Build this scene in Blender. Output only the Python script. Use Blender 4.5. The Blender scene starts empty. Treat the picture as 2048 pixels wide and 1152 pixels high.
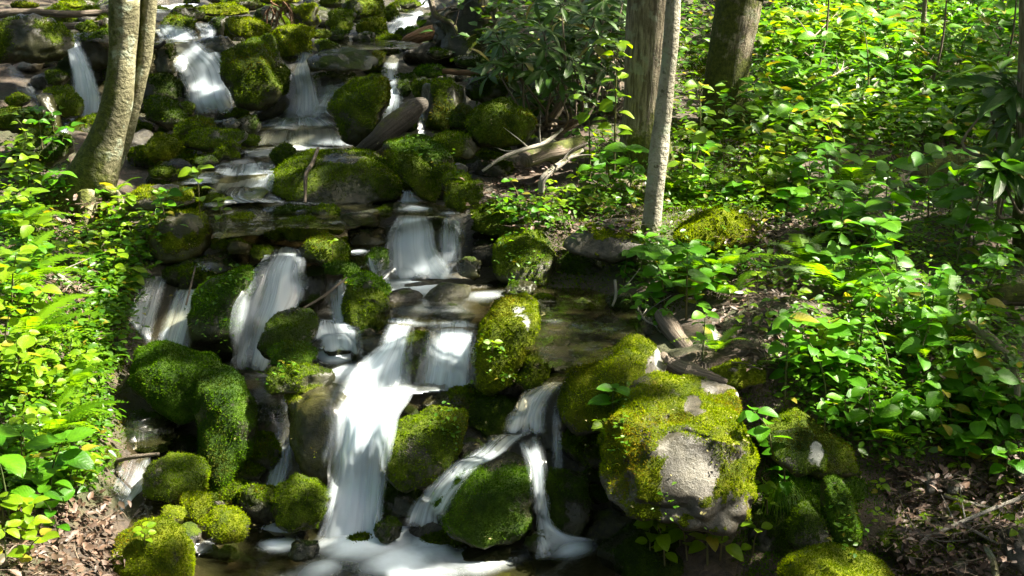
import bpy, bmesh, math, random
import numpy as np
from mathutils import Vector, Matrix
from mathutils.bvhtree import BVHTree

rng = np.random.default_rng(7)
random.seed(7)
S = bpy.context.scene
COL = S.collection

# ---------------------------------------------------------------- camera, sky, sun, exposure
F = 1024 / math.tan(math.radians(20.0))           # focal length in photo pixels (40 degrees wide)
PITCH = math.radians(13.0)
EYE = np.array([0.0, 0.0, 2.2])
cam_data = bpy.data.cameras.new('camera')
cam_data.lens = 18 / math.tan(math.radians(20.0)); cam_data.sensor_width = 36
cam_data.clip_start = 0.05; cam_data.clip_end = 500
cam = bpy.data.objects.new('camera', cam_data); COL.objects.link(cam)
cam.location = EYE; cam.rotation_euler = (math.pi / 2 - PITCH, 0, 0)
S.camera = cam

SUN = np.array([0.58, 0.06, 0.80]); SUN /= np.linalg.norm(SUN)      # towards the sun
world = bpy.data.worlds.new('World'); S.world = world; world.use_nodes = True
wn = world.node_tree.nodes; wl = world.node_tree.links
sky = wn.new('ShaderNodeTexSky'); sky.sky_type = 'NISHITA'; sky.sun_disc = False; sky.dust_density = 7.0; sky.air_density = 1.0; sky.ozone_density = .6
sky.sun_elevation = math.asin(SUN[2]); sky.sun_rotation = math.atan2(SUN[0], SUN[1])
wn['Background'].inputs['Strength'].default_value = 0.056
wl.new(sky.outputs['Color'], wn['Background'].inputs['Color'])
sl = bpy.data.lights.new('sun', 'SUN'); sl.energy = 5.0; sl.angle = math.radians(0.53); sl.color = (1.0, 0.93, 0.78)
so = bpy.data.objects.new('sun', sl); COL.objects.link(so)
so.rotation_euler = Vector(SUN).to_track_quat('Z', 'Y').to_euler()
so.location = (8, 6, 14)
vs = S.view_settings; vs.view_transform = 'Standard'; vs.look = 'None'; vs.exposure = 2.8; vs.gamma = 1.0; vs.use_curve_mapping = False
S.cycles.use_denoising = True
S.cycles.max_bounces = 6; S.cycles.transparent_max_bounces = 14; S.cycles.diffuse_bounces = 3; S.cycles.use_adaptive_sampling = True; S.cycles.adaptive_threshold = .03
S.cycles.caustics_reflective = False; S.cycles.caustics_refractive = False

# ---------------------------------------------------------------- helpers
FWD = np.array([0, math.cos(PITCH), -math.sin(PITCH)]); UPV = np.array([0, math.sin(PITCH), math.cos(PITCH)])
def ray(u, v):
    return FWD + np.array([1.0, 0, 0]) * ((u - 1024) / F) + UPV * ((576 - v) / F)
def P(u, v, Y):                                   # the world point seen at photo pixel u, v at distance Y up the valley
    d = ray(u, v); return EYE + d * (Y / d[1])
def PZ(u, v, z):                                  # the point seen there on the level z
    d = ray(u, v); return EYE + d * ((z - EYE[2]) / d[2])
def pix(p):
    q = np.asarray(p) - EYE
    w = q @ FWD; return 1024 + F * q[..., 0] / w, 576 - F * (q @ UPV) / w
def XU(u, Y, z):                                  # sideways position of column u at distance Y, height z
    return (u - 1024) / F * (Y * math.cos(PITCH) + (EYE[2] - z) * math.sin(PITCH))
def sstep(a, b, x):
    t = np.clip((x - a) / (b - a), 0, 1); return t * t * (3 - 2 * t)
def _hash(i, j, k, seed):
    h = (i * 374761393 + j * 668265263 + k * 2147483647 + seed * 1274126177) & 0xFFFFFFFF
    h = ((h ^ (h >> 13)) * 1274126177) & 0xFFFFFFFF
    return ((h ^ (h >> 16)) & 0xFFFF) / 65535.0
def vnoise(p, seed=0):
    p = np.asarray(p, float); i = np.floor(p).astype(np.int64); f = p - i; f = f * f * (3 - 2 * f)
    r = 0
    for a in (0, 1):
        for b in (0, 1):
            for c in (0, 1):
                w = (f[:, 0] if a else 1 - f[:, 0]) * (f[:, 1] if b else 1 - f[:, 1]) * (f[:, 2] if c else 1 - f[:, 2])
                r = r + w * _hash(i[:, 0] + a, i[:, 1] + b, i[:, 2] + c, seed)
    return r * 2 - 1
def fbm(p, octv=4, seed=0, gain=0.5):
    p = np.asarray(p, float); r = 0; a = 1.0; s = 1.0
    for k in range(octv):
        r = r + a * vnoise(p * s + 13.7 * k, seed + k); a *= gain; s *= 2.03
    return r

def make_mesh(name, V, faces, mat=None, uv=None, attrs=None, smooth=True):
    """faces: (n,3) or (n,4) int array"""
    V = np.asarray(V, np.float32); faces = np.asarray(faces, np.int32)
    me = bpy.data.meshes.new(name); n, k = faces.shape
    me.vertices.add(len(V)); me.vertices.foreach_set('co', V.ravel())
    me.loops.add(n * k); me.loops.foreach_set('vertex_index', faces.ravel())
    me.polygons.add(n); me.polygons.foreach_set('loop_start', np.arange(0, n * k, k, dtype=np.int32))
    if smooth: me.polygons.foreach_set('use_smooth', np.ones(n, bool))
    if uv is not None:
        l = me.uv_layers.new(name='UVMap'); l.data.foreach_set('uv', np.asarray(uv, np.float32)[faces.ravel()].ravel())
    for a, val in (attrs or {}).items():
        at = me.attributes.new(a, 'FLOAT', 'POINT'); at.data.foreach_set('value', np.asarray(val, np.float32))
    me.update(calc_edges=True)
    if mat: me.materials.append(mat)
    return me
def link(name, me, parent=None, loc=None):
    o = bpy.data.objects.new(name, me); COL.objects.link(o)
    if parent: o.parent = parent
    if loc is not None: o.location = loc
    return o
def tag(o, label=None, cat=None, group=None, kind=None):
    if label: o['label'] = label
    if cat: o['category'] = cat
    if group: o['group'] = group
    if kind: o['kind'] = kind
    return o
def empty(name, loc):
    o = bpy.data.objects.new(name, None); COL.objects.link(o); o.location = loc; o.empty_display_size = 0.1
    return o
def grid_faces(nu, nv):                           # vertices laid out row by row, nu in a row
    i = np.arange(nu - 1)[None, :] + (np.arange(nv - 1) * nu)[:, None]
    return np.stack([i, i + 1, i + 1 + nu, i + nu], -1).reshape(-1, 4)

def tube(path, radii, sides=10, seed=0, bump=0.0, cap=True):
    """verts, quads, uv of a tapered tube along a smoothed path"""
    path = np.asarray(path, float); radii = np.asarray(radii, float)
    n = len(path)
    T = np.gradient(path, axis=0); T /= np.linalg.norm(T, axis=1)[:, None] + 1e-9
    ref = np.array([0.13, 0.97, 0.2]) if abs(T[0][1]) < 0.8 else np.array([0.97, 0.1, 0.2])
    A = np.cross(T, ref); A /= np.linalg.norm(A, axis=1)[:, None] + 1e-9
    B = np.cross(T, A)
    th = np.linspace(0, 2 * np.pi, sides + 1)
    R = radii[:, None] * np.ones(sides + 1)[None]
    V = path[:, None] + R[..., None] * (np.cos(th)[None, :, None] * A[:, None] + np.sin(th)[None, :, None] * B[:, None])
    if bump:
        off = fbm(V.reshape(-1, 3) * (0.35 / radii.mean()), 4, seed).reshape(n, sides + 1)
        off[:, -1] = off[:, 0]
        V = path[:, None] + (R * (1 + bump * off))[..., None] * (np.cos(th)[None, :, None] * A[:, None] + np.sin(th)[None, :, None] * B[:, None])
    s = np.concatenate([[0], np.cumsum(np.linalg.norm(np.diff(path, axis=0), axis=1))])
    uv = np.stack(np.broadcast_arrays(th[None, :] / 6.283, s[:, None]), -1)
    V = V.reshape(-1, 3); uv = uv.reshape(-1, 2); Fc = grid_faces(sides + 1, n)
    if cap:
        for e, flip in ((0, True), (n - 1, False)):
            c = len(V); V = np.vstack([V, path[e] + (T[e] * (-0.15 if flip else 0.15) * radii[e])]); uv = np.vstack([uv, [[0.5, s[e]]]])
            b = e * (sides + 1) + np.arange(sides)
            q = np.stack([b, b + 1, np.full(sides, c), np.full(sides, c)], -1)
            Fc = np.vstack([Fc, q if not flip else q[:, ::-1]])
    return V, Fc, uv
def fix_quads(Fc):                                # caps use doubled corners: split all to triangles
    t = np.vstack([Fc[:, [0, 1, 2]], Fc[:, [0, 2, 3]]])
    return t[(t[:, 0] != t[:, 1]) & (t[:, 1] != t[:, 2]) & (t[:, 0] != t[:, 2])]
def spline(pts, n):                               # Catmull-Rom through points of any width
    pts = np.asarray(pts, float); m = len(pts)
    q = np.vstack([2 * pts[0] - pts[1], pts, 2 * pts[-1] - pts[-2]])
    t = np.linspace(0, m - 1 - 1e-6, n); i = t.astype(int); f = (t - i)[:, None]
    a, b, c, d = q[i], q[i + 1], q[i + 2], q[i + 3]
    return 0.5 * (2 * b + (c - a) * f + (2 * a - 5 * b + 4 * c - d) * f ** 2 + (3 * b - a - 3 * c + d) * f ** 3)

# ---------------------------------------------------------------- materials
class NT:
    def __init__(s, name):
        s.m = bpy.data.materials.new(name); s.m.use_nodes = True; s.t = s.m.node_tree; s.t.nodes.clear()
        s.out = s.t.nodes.new('ShaderNodeOutputMaterial')
    def n(s, ty, ins=None, **kw):
        x = s.t.nodes.new(ty)
        for k, v in kw.items(): setattr(x, k, v)
        for k, v in (ins or {}).items():
            if isinstance(v, bpy.types.NodeSocket): s.t.links.new(v, x.inputs[k])
            else: x.inputs[k].default_value = v
        return x
    def mix(s, fac, a, b, blend='MIX'):
        x = s.n('ShaderNodeMix', data_type='RGBA', blend_type=blend)
        for i, v in ((0, fac), (6, a), (7, b)):
            if isinstance(v, bpy.types.NodeSocket): s.t.links.new(v, x.inputs[i])
            else: x.inputs[i].default_value = v if i == 0 else (*v, 1) if len(v) == 3 else v
        return x.outputs[2]
    def math(s, op, a, b=0.0, c=0.0, clamp=False):
        x = s.n('ShaderNodeMath', operation=op, use_clamp=clamp)
        for i, v in enumerate((a, b, c)):
            if isinstance(v, bpy.types.NodeSocket): s.t.links.new(v, x.inputs[i])
            else: x.inputs[i].default_value = v
        return x.outputs[0]
    def noise(s, vec, scale, detail=4, rough=0.55, out='Fac'):
        return s.n('ShaderNodeTexNoise', {'Vector': vec, 'Scale': scale, 'Detail': detail, 'Roughness': rough}).outputs[out]
    def rng(s, v, a, b, c=0.0, d=1.0):
        return s.n('ShaderNodeMapRange', {'Value': v, 'From Min': a, 'From Max': b, 'To Min': c, 'To Max': d}, interpolation_type='SMOOTHSTEP').outputs[0]
    def attr(s, name):
        return s.n('ShaderNodeAttribute', attribute_name=name).outputs['Fac']
    def obj(s): return s.n('ShaderNodeTexCoord').outputs['Object']
    def uv(s): return s.n('ShaderNodeTexCoord').outputs['UV']
    def bump(s, h, strength=0.5, dist=0.01, normal=None):
        ins = {'Height': h, 'Strength': strength, 'Distance': dist}
        if normal is not None: ins['Normal'] = normal
        return s.n('ShaderNodeBump', ins).outputs[0]
    def done(s, sh): s.t.links.new(sh, s.out.inputs['Surface']); return s.m
    def principled(s, **k):
        return s.n('ShaderNodeBsdfPrincipled', {a.replace('_', ' '): b for a, b in k.items()}).outputs[0]

def rock_material(name, dry):
    t = NT(name); v = t.obj()
    big = t.noise(v, 3.0, 5); fine = t.noise(v, 38.0, 6, 0.7); grit = t.noise(v, 160, 3, 0.7)
    stone = t.mix(t.rng(big, .35, .65), (.018, .0165, .009) if not dry else (.036, .031, .024), (.044, .039, .021) if not dry else (.095, .083, .068))
    stone = t.mix(t.rng(fine, .35, .7), stone, (.010, .010, .005) if not dry else (.016, .014, .012))
    stone = t.mix(t.rng(t.noise(v, 9, 4), .6, .75, 0, .45), stone, (.10, .075, .04))
    lich = t.math('MULTIPLY', t.attr('lichen'), t.rng(t.noise(v, 24, 5), .25, .42))
    stone = t.mix(lich, stone, (.21, .225, .20))
    tint = t.n('ShaderNodeObjectInfo').outputs['Color']
    mo = t.mix(t.rng(t.noise(v, 14, 5, .65), .3, .72), (.016, .033, .0015), (.085, .125, .004))
    mo = t.mix(t.rng(grit, .35, .7), t.mix(.55, mo, (.012, .018, .003)), mo)
    mo = t.mix(t.rng(t.noise(v, 5, 3), .55, .8, 0, .65), mo, (.070, .050, .012))
    mo = t.mix(t.rng(t.noise(v, 3.2, 3), .30, .48, .75, 0), mo, (.012, .026, .003))
    mo = t.mix(1.0, mo, tint, 'MULTIPLY')
    mask = t.rng(t.math('ADD', t.attr('moss'), t.math('MULTIPLY', t.math('SUBTRACT', t.math('ADD', t.math('MULTIPLY', fine, .6), t.math('MULTIPLY', t.noise(v, 90, 4, .7), .4)), .5), 1.5)), .40, .60)
    col = t.mix(mask, t.mix(t.rng(t.noise(v, 6, 5, .6), .38, .7, .05, .5 if not dry else .2), stone, t.mix(1.0, (.030, .038, .004), tint, 'MULTIPLY')), mo)
    wet = t.attr('wet')
    rough = t.math('MULTIPLY_ADD', mask, .45, t.math('MULTIPLY_ADD', wet, -.33, .52))
    h = t.math('ADD', t.math('MULTIPLY', fine, .5), t.math('MULTIPLY', grit, t.math('MULTIPLY_ADD', mask, .9, .25)))
    nrm = t.bump(h, .75, .012, t.bump(big, .5, .04))
    return t.done(t.principled(Base_Color=col, Roughness=rough, Normal=nrm, Specular_IOR_Level=t.math('MULTIPLY_ADD', mask, -.22, .36)))
def tuft_material():
    t = NT('moss_tuft'); tint = t.n('ShaderNodeObjectInfo').outputs['Color']
    r = t.attr('rnd')
    c = t.mix(r, (.022, .052, .0015), (.130, .205, .004))
    c = t.mix(t.rng(t.attr('rnd2'), .70, .92, 0, .8), c, (.085, .060, .014))
    c = t.mix(t.rng(t.attr('rnd3'), .28, .48, .7, 0), c, (.014, .032, .003))
    c = t.mix(1.0, c, tint, 'MULTIPLY')
    d = t.n('ShaderNodeBsdfDiffuse', {'Color': c}).outputs[0]
    tr = t.n('ShaderNodeBsdfTranslucent', {'Color': t.mix(1, c, (1.3, 1.35, .7), 'MULTIPLY')}).outputs[0]
    return t.done(t.n('ShaderNodeMixShader', {0: .35, 1: d, 2: tr}).outputs[0])
def leaf_material(name, c0, c1, rough=.38, trans=.45, vein=True, spec=.5):
    t = NT(name); rnd = t.n('ShaderNodeObjectInfo').outputs['Random']; uv = t.uv()
    lo = t.attr('rnd')
    r = t.math('FRACT', t.math('ADD', rnd, lo))
    c = t.mix(r, c0, c1)
    c = t.mix(t.rng(t.math('FRACT', t.math('MULTIPLY', r, 17.3)), .955, .97, 0, .8), c, (.24, .19, .02))
    c = t.mix(t.rng(t.noise(t.obj(), 9, 3), .4, .75, 0, .35), c, tuple(x * .6 for x in c0))
    nrm = None
    x = t.n('ShaderNodeSeparateXYZ', {0: uv})
    ax = t.math('ABSOLUTE', t.math('SUBTRACT', x.outputs[0], .5))
    if vein:
        w = t.math('SINE', t.math('MULTIPLY', t.math('SUBTRACT', x.outputs[1], t.math('MULTIPLY', ax, .55)), 52))
        mid = t.math('LESS_THAN', ax, .022)
        vn = t.math('MAXIMUM', t.rng(w, .80, 1.0, 0, .6), mid)
        c = t.mix(t.math('MULTIPLY', vn, .16), c, tuple(min(1, y * 1.6) for y in c1))
        nrm = t.bump(t.math('ADD', t.math('MULTIPLY', w, -.5), t.noise(uv, 14, 3)), .13, .006)
    ins = dict(Base_Color=c, Roughness=rough, Specular_IOR_Level=spec)
    if nrm is not None: ins['Normal'] = nrm
    p = t.principled(**ins)
    tr = t.n('ShaderNodeBsdfTranslucent', {'Color': t.mix(1, c, (2.1, 1.9, .55), 'MULTIPLY')}).outputs[0]
    return t.done(t.n('ShaderNodeMixShader', {0: trans, 1: p, 2: tr}).outputs[0])
def bark_material(name, kind):
    t = NT(name); v = t.obj(); uv = t.uv(); x = t.n('ShaderNodeSeparateXYZ', {0: uv})
    if kind in ('smooth', 'birch'):      # smooth pale bark with horizontal lenticels and lichen (yellow birch, beech)
        st = t.noise(t.n('ShaderNodeCombineXYZ', {0: t.math('MULTIPLY', x.outputs[0], 8), 1: t.math('MULTIPLY_ADD', t.noise(v, 7, 3), 4.0, t.math('MULTIPLY', x.outputs[1], 30))}).outputs[0], 1.0, 5, .6)
        c = t.mix(t.rng(t.noise(v, 5, 5), .3, .7), *(((.085, .080, .040), (.225, .210, .125)) if kind == 'smooth' else ((.17, .155, .11), (.36, .34, .27))))
        c = t.mix(t.rng(st, .55, .70, 0, .75), c, (.055, .045, .028))
        c = t.mix(t.rng(t.noise(v, 3.5, 4), .52, .66, 0, .6), c, (.085, .075, .030))
        c = t.mix(t.rng(t.noise(v, 26, 4, .6), .60, .68, 0, .8), c, (.055, .050, .022))
        c = t.mix(t.rng(t.noise(v, 9, 6, .65), .53, .62, 0, .85), c, (.25, .28, .20))
        h = t.math('ADD', st, t.math('MULTIPLY', t.noise(v, 30, 4), .5))
    elif kind == 'furrow':    # grey bark with fine vertical furrows
        st = t.noise(t.n('ShaderNodeCombineXYZ', {0: t.math('MULTIPLY', x.outputs[0], 46), 1: t.math('MULTIPLY', x.outputs[1], 7)}).outputs[0], 1.0, 5, .65)
        c = t.mix(t.rng(st, .35, .65), (.070, .056, .036), (.25, .215, .150))
        c = t.mix(t.rng(t.noise(v, 3, 4), .5, .68, 0, .6), c, (.07, .06, .03))
        c = t.mix(t.rng(t.noise(v, 11, 5, .6), .56, .66, 0, .6), c, (.24, .26, .19))
        h = st
    else:                     # weathered, dark dead wood
        st = t.noise(t.n('ShaderNodeCombineXYZ', {0: t.math('MULTIPLY', x.outputs[0], 26), 1: t.math('MULTIPLY', x.outputs[1], 3)}).outputs[0], 1.0, 6, .65)
        k = {'wood': ((.05, .038, .028), (.21, .17, .13)), 'dark': ((.014, .012, .010), (.07, .06, .048)), 'red': ((.07, .035, .018), (.26, .15, .08)), 'pale': ((.14, .125, .095), (.42, .39, .33))}[kind]
        c = t.mix(t.rng(st, .32, .66), *k); h = st
    m = t.rng(t.math('ADD', t.attr('moss'), t.math('MULTIPLY', t.math('SUBTRACT', t.noise(v, 16, 6, .7), .5), 1.1)), .42, .62)
    mo = t.mix(t.rng(t.noise(v, 40, 5, .7), .3, .7), (.022, .030, .004), (.085, .095, .012))
    c = t.mix(m, c, mo)
    h = t.math('ADD', h, t.math('MULTIPLY', t.noise(v, 60, 4, .7), .4))
    return t.done(t.principled(Base_Color=c, Roughness=.8, Normal=t.bump(h, .8, .02), Specular_IOR_Level=.25))
def ground_material():
    t = NT('forest_soil'); v = t.n('ShaderNodeNewGeometry').outputs['Position']
    a = t.noise(v, 2.2, 6); b = t.noise(v, 22, 6, .7); vo = t.n('ShaderNodeTexVoronoi', {'Vector': v, 'Scale': 24.0}).outputs['Color']
    g = t.n('ShaderNodeSeparateXYZ', {0: vo}).outputs[0]
    c = t.mix(t.rng(b, .3, .7), (.020, .014, .009), (.060, .041, .026))
    c = t.mix(t.rng(g, .55, .9, 0, .6), c, (.085, .056, .034))
    c = t.mix(t.rng(a, .45, .62, 0, .75), c, (.035, .045, .010))
    bed = t.mix(t.rng(t.noise(v, 7, 5), .3, .7), (.013, .012, .006), (.040, .034, .017))  # wet bed, colour also darkened for the shade in gaps between stones
    wet = t.attr('wet'); c = t.mix(wet, c, bed)
    h = t.math('ADD', b, t.math('MULTIPLY', g, .6))
    return t.done(t.principled(Base_Color=c, Roughness=t.math('MULTIPLY_ADD', wet, -.4, .85), Normal=t.bump(h, .9, .03)))
def fall_material():
    t = NT('silky_white_water'); x = t.n('ShaderNodeSeparateXYZ', {0: t.uv()})
    def str_(a, b, d):
        return t.noise(t.n('ShaderNodeCombineXYZ', {0: t.math('MULTIPLY', x.outputs[0], a), 1: t.math('MULTIPLY', x.outputs[1], b)}).outputs[0], 1.0, d, .55)
    s0 = str_(16, .9, 2); s1 = str_(48, .8, 3); s2 = str_(170, 1.6, 3)
    s = t.math('ADD', t.math('MULTIPLY', s0, .5), t.math('ADD', t.math('MULTIPLY', s1, .32), t.math('MULTIPLY', s2, .18)))
    s = t.math('MULTIPLY_ADD', s, 1.9, -.45)
    dens = t.attr('dens')
    al = t.rng(t.math('ADD', s, t.math('MULTIPLY', t.math('SUBTRACT', dens, .5), 1.1)), .30, .90)
    al = t.math('MULTIPLY', al, t.attr('edge'), clamp=True)
    c = (.66, .74, .80, 1)
    d = t.n('ShaderNodeBsdfDiffuse', {'Color': c}).outputs[0]
    tr = t.n('ShaderNodeBsdfTranslucent', {'Color': c}).outputs[0]
    w = t.n('ShaderNodeMixShader', {0: .42, 1: d, 2: tr}).outputs[0]
    gl = t.n('ShaderNodeBsdfGlossy', {'Color': (1, 1, 1, 1), 'Roughness': .22, 'Normal': t.bump(s, .35, .02)}).outputs[0]
    w = t.n('ShaderNodeMixShader', {0: .07, 1: w, 2: gl}).outputs[0]
    clear = t.n('ShaderNodeMixShader', {0: t.math('MULTIPLY', t.attr('edge'), .05), 1: t.n('ShaderNodeBsdfTransparent').outputs[0], 2: gl}).outputs[0]
    return t.done(t.n('ShaderNodeMixShader', {0: al, 1: clear, 2: w}).outputs[0])
def pool_material():
    t = NT('stream_water'); v = t.n('ShaderNodeNewGeometry').outputs['Position']
    foam = t.attr('foam')
    f = t.rng(t.math('ADD', foam, t.math('MULTIPLY', t.math('SUBTRACT', t.noise(v, 6, 4), .5), t.math('MULTIPLY', foam, 1.0))), .12, .95)
    n = t.bump(t.noise(t.n('ShaderNodeVectorMath', {0: v, 1: (1.0, .45, 1.0)}, operation='MULTIPLY').outputs[0], 9, 3, .5), .28, .05)
    fr = t.n('ShaderNodeFresnel', {'IOR': 1.33, 'Normal': n}).outputs[0]
    gl = t.n('ShaderNodeBsdfGlossy', {'Roughness': .10, 'Normal': n}).outputs[0]
    body = t.n('ShaderNodeMixShader', {0: .28, 1: t.n('ShaderNodeBsdfTransparent', {'Color': (.66, .60, .42, 1)}).outputs[0],
                                       2: t.n('ShaderNodeBsdfDiffuse', {'Color': (.034, .034, .013, 1)}).outputs[0]}).outputs[0]  # murky body colour, pushed to olive to imitate the mirrored canopy
    cl = t.n('ShaderNodeMixShader', {0: fr, 1: body, 2: gl}).outputs[0]
    c = (.66, .74, .80, 1)
    w = t.n('ShaderNodeBsdfDiffuse', {'Color': c, 'Normal': n}).outputs[0]
    return t.done(t.n('ShaderNodeMixShader', {0: f, 1: cl, 2: w}).outputs[0])
def simple_material(name, c0, c1, rough=.85, trans=0):
    t = NT(name); c = t.mix(t.attr('rnd'), c0, c1)
    c = t.mix(t.rng(t.noise(t.obj(), 30, 4), .4, .7, 0, .4), c, tuple(x * .5 for x in c0))
    return t.done(t.principled(Base_Color=c, Roughness=rough))
M = dict(rock=rock_material('wet_stone_and_moss', False), dry=rock_material('grey_stone_and_moss', True), tuft=tuft_material(),
         smooth=bark_material('smooth_bark', 'smooth'), birch=bark_material('birch_bark', 'birch'), furrow=bark_material('furrowed_bark', 'furrow'), wood=bark_material('weathered_wood', 'wood'),
         dark=bark_material('wet_dark_wood', 'dark'), red=bark_material('reddish_wood', 'red'), pale=bark_material('pale_stick_wood', 'pale'),
         soil=ground_material(), fall=fall_material(), pool=pool_material(),
         leaf=leaf_material('broad_leaf', (.034, .135, .003), (.080, .215, .005), spec=.24, rough=.42),
         young=leaf_material('young_leaf', (.085, .175, .004), (.165, .265, .006), trans=.5, spec=.26, rough=.42),
         rhodo=leaf_material('leathery_leaf', (.024, .070, .005), (.052, .115, .010), rough=.42, spec=.35, trans=.2),
         fern=leaf_material('fern_green', (.070, .180, .004), (.130, .250, .006), vein=False, spec=.3, trans=.5),
         cover=leaf_material('small_leaf', (.028, .100, .004), (.095, .195, .006), vein=False, spec=.3, trans=.45),
         canopy=leaf_material('canopy_leaf', (.035, .09, .015), (.07, .14, .02), vein=False, trans=.25),
         stem=simple_material('green_stem', (.05, .075, .015), (.11, .085, .03)),
         twig=simple_material('brown_twig', (.07, .05, .032), (.16, .125, .085)),
         litter=simple_material('dead_leaf', (.032, .018, .010), (.12, .068, .042), rough=.6),
         root=simple_material('root_brown', (.03, .02, .012), (.08, .052, .03)),
         fleck=simple_material('pale_fleck', (.08, .075, .015), (.17, .15, .05)),
         petal=simple_material('white_petal', (.7, .7, .66), (.8, .8, .78)))

# ---------------------------------------------------------------- ground
TU = [-600, 0, 150, 300, 450, 600, 800, 1000, 1200, 1350, 1500, 1700, 1900, 2100, 2700]
TZ = [(-14, [.3, .1, 0, -.1, -.2, -.25, -.25, -.25, -.25, -.2, -.1, 0, 0, .1, .3]),
      (3.5, [.5, .15, .0, -.1, -.2, -.2, -.2, -.2, -.2, -.15, -.1, 0, 0, 0, .2]),
      (4.4, [.7, .25, .15, -.06, -.1, -.1, -.1, -.1, -.1, -.12, -.12, -.14, -.14, -.12, .2]),
      (4.8, [.8, .38, .2, .0, -.08, -.08, -.08, -.08, -.08, -.06, -.02, .0, .0, .02, .35]),
      (5.2, [.9, .6, .36, .06, -.05, -.06, -.06, -.06, -.03, .15, .28, .24, .19, .2, .5]),
      (5.5, [1, .72, .5, .18, .05, .15, .3, .3, .35, .62, .70, .58, .40, .40, .7]),
      (5.8, [1, .78, .6, .27, .25, .33, .42, .55, .58, .66, .75, .72, .55, .5, .75]),
      (6.3, [1.1, .86, .78, .5, .45, .48, .58, .60, .60, .72, .78, .76, .66, .62, .85]),
      (6.8, [1.1, .95, .9, .8, .76, .76, .66, .66, .75, .85, .85, .8, .75, .72, .95]),
      (7.3, [1.15, 1.02, 1.0, .92, .85, .85, .9, .95, .9, .92, .9, .86, .8, .75, 1]),
      (8.0, [1.2, 1.1, 1.1, 1.0, .98, .98, 1.0, 1.0, 1.0, 1.0, .97, .94, .86, .85, 1.1]),
      (8.7, [1.3, 1.2, 1.2, 1.05, 1.03, 1.03, 1.05, 1.1, 1.1, 1.08, 1.04, 1.02, .95, .95, 1.2]),
      (9.3, [1.5, 1.4, 1.35, 1.3, 1.3, 1.4, 1.35, 1.25, 1.2, 1.15, 1.1, 1.1, 1.05, 1.05, 1.3]),
      (10., [1.7, 1.65, 1.6, 1.6, 1.6, 1.6, 1.5, 1.4, 1.3, 1.2, 1.2, 1.2, 1.15, 1.15, 1.4]),
      (12., [1.8, 1.72, 1.7, 1.7, 1.72, 1.72, 1.68, 1.6, 1.5, 1.5, 1.5, 1.5, 1.4, 1.4, 1.7]),
      (14., [2, 1.85, 1.8, 1.8, 1.8, 1.85, 1.85, 1.85, 1.85, 1.85, 1.85, 1.85, 1.75, 1.75, 2]),
      (18., [2.6] * 15), (26., [4.6] * 15), (40., [10.] * 15), (80., [26.] * 15)]
RY = np.array([r[0] for r in TZ], float)
RX = np.array([[XU(u, max(r[0], 3.0), z) for u, z in zip(TU, r[1])] for r in TZ]); RZ = np.array([r[1] for r in TZ], float)
def ground_z(x, y, rough=True):
    x = np.asarray(x, float); y = np.asarray(y, float)
    rows = np.stack([np.interp(x, RX[i], RZ[i]) for i in range(len(RY))])
    i = np.clip(np.searchsorted(RY, y) - 1, 0, len(RY) - 2); f = np.clip((y - RY[i]) / (RY[i + 1] - RY[i]), 0, 1)
    k = np.arange(len(x)); z = rows[i, k] * (1 - f) + rows[i + 1, k] * f
    if rough:
        p = np.stack([x, y, 0 * x], 1); z = z + .05 * fbm(p * 1.7, 4, 3) + .012 * fbm(p * 9, 3, 5)
    return z
xs = np.concatenate([np.arange(-60, -7, 2.), np.arange(-7, 9, .055), np.arange(9, 61, 2.)])
ys = np.concatenate([np.arange(-14, 3, 1.), np.arange(3, 11, .055), np.arange(11, 20, .12), np.arange(20, 81, 2.)])
GX, GY = np.meshgrid(xs, ys); gx, gy = GX.ravel(), GY.ravel(); gz = ground_z(gx, gy)
SL = [(3, 380), (5, 340), (5.5, 240), (6.3, 250), (7, 330), (7.6, 330), (8.5, 240), (9.2, 60), (10, 60), (14, 150), (30, 200)]
SR = [(3, 1230), (5, 1230), (5.5, 1290), (6.3, 1300), (6.8, 1000), (7.3, 960), (8, 1000), (9.2, 1040), (10, 900), (14, 900), (30, 800)]
def bed_mask(x, y):
    yy = np.clip(y, 3, 30); u = 1024 + F * x / (yy * math.cos(PITCH) + 1.2 * math.sin(PITCH))
    a = np.interp(yy, [p[0] for p in SL], [p[1] for p in SL]); b = np.interp(yy, [p[0] for p in SR], [p[1] for p in SR])
    return sstep(-30, 40, u - a) * sstep(-30, 40, b - u)
G = np.stack([gx, gy, gz], 1); GF = grid_faces(len(xs), len(ys))
ground = tag(link('ground', make_mesh('ground', G, GF, M['soil'], attrs={'wet': bed_mask(gx, gy)})), 'brown forest soil with dead leaves on both banks of the stream', kind='structure')

BV, BF, nb = [G], [np.vstack([GF[:, [0, 1, 2]], GF[:, [0, 2, 3]]])], [len(G)]
def solid(V, Fc):                                # remember a surface so that later things can rest on it
    BV.append(np.asarray(V)); BF.append(np.asarray(Fc) + nb[0]); nb[0] += len(V)

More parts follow.
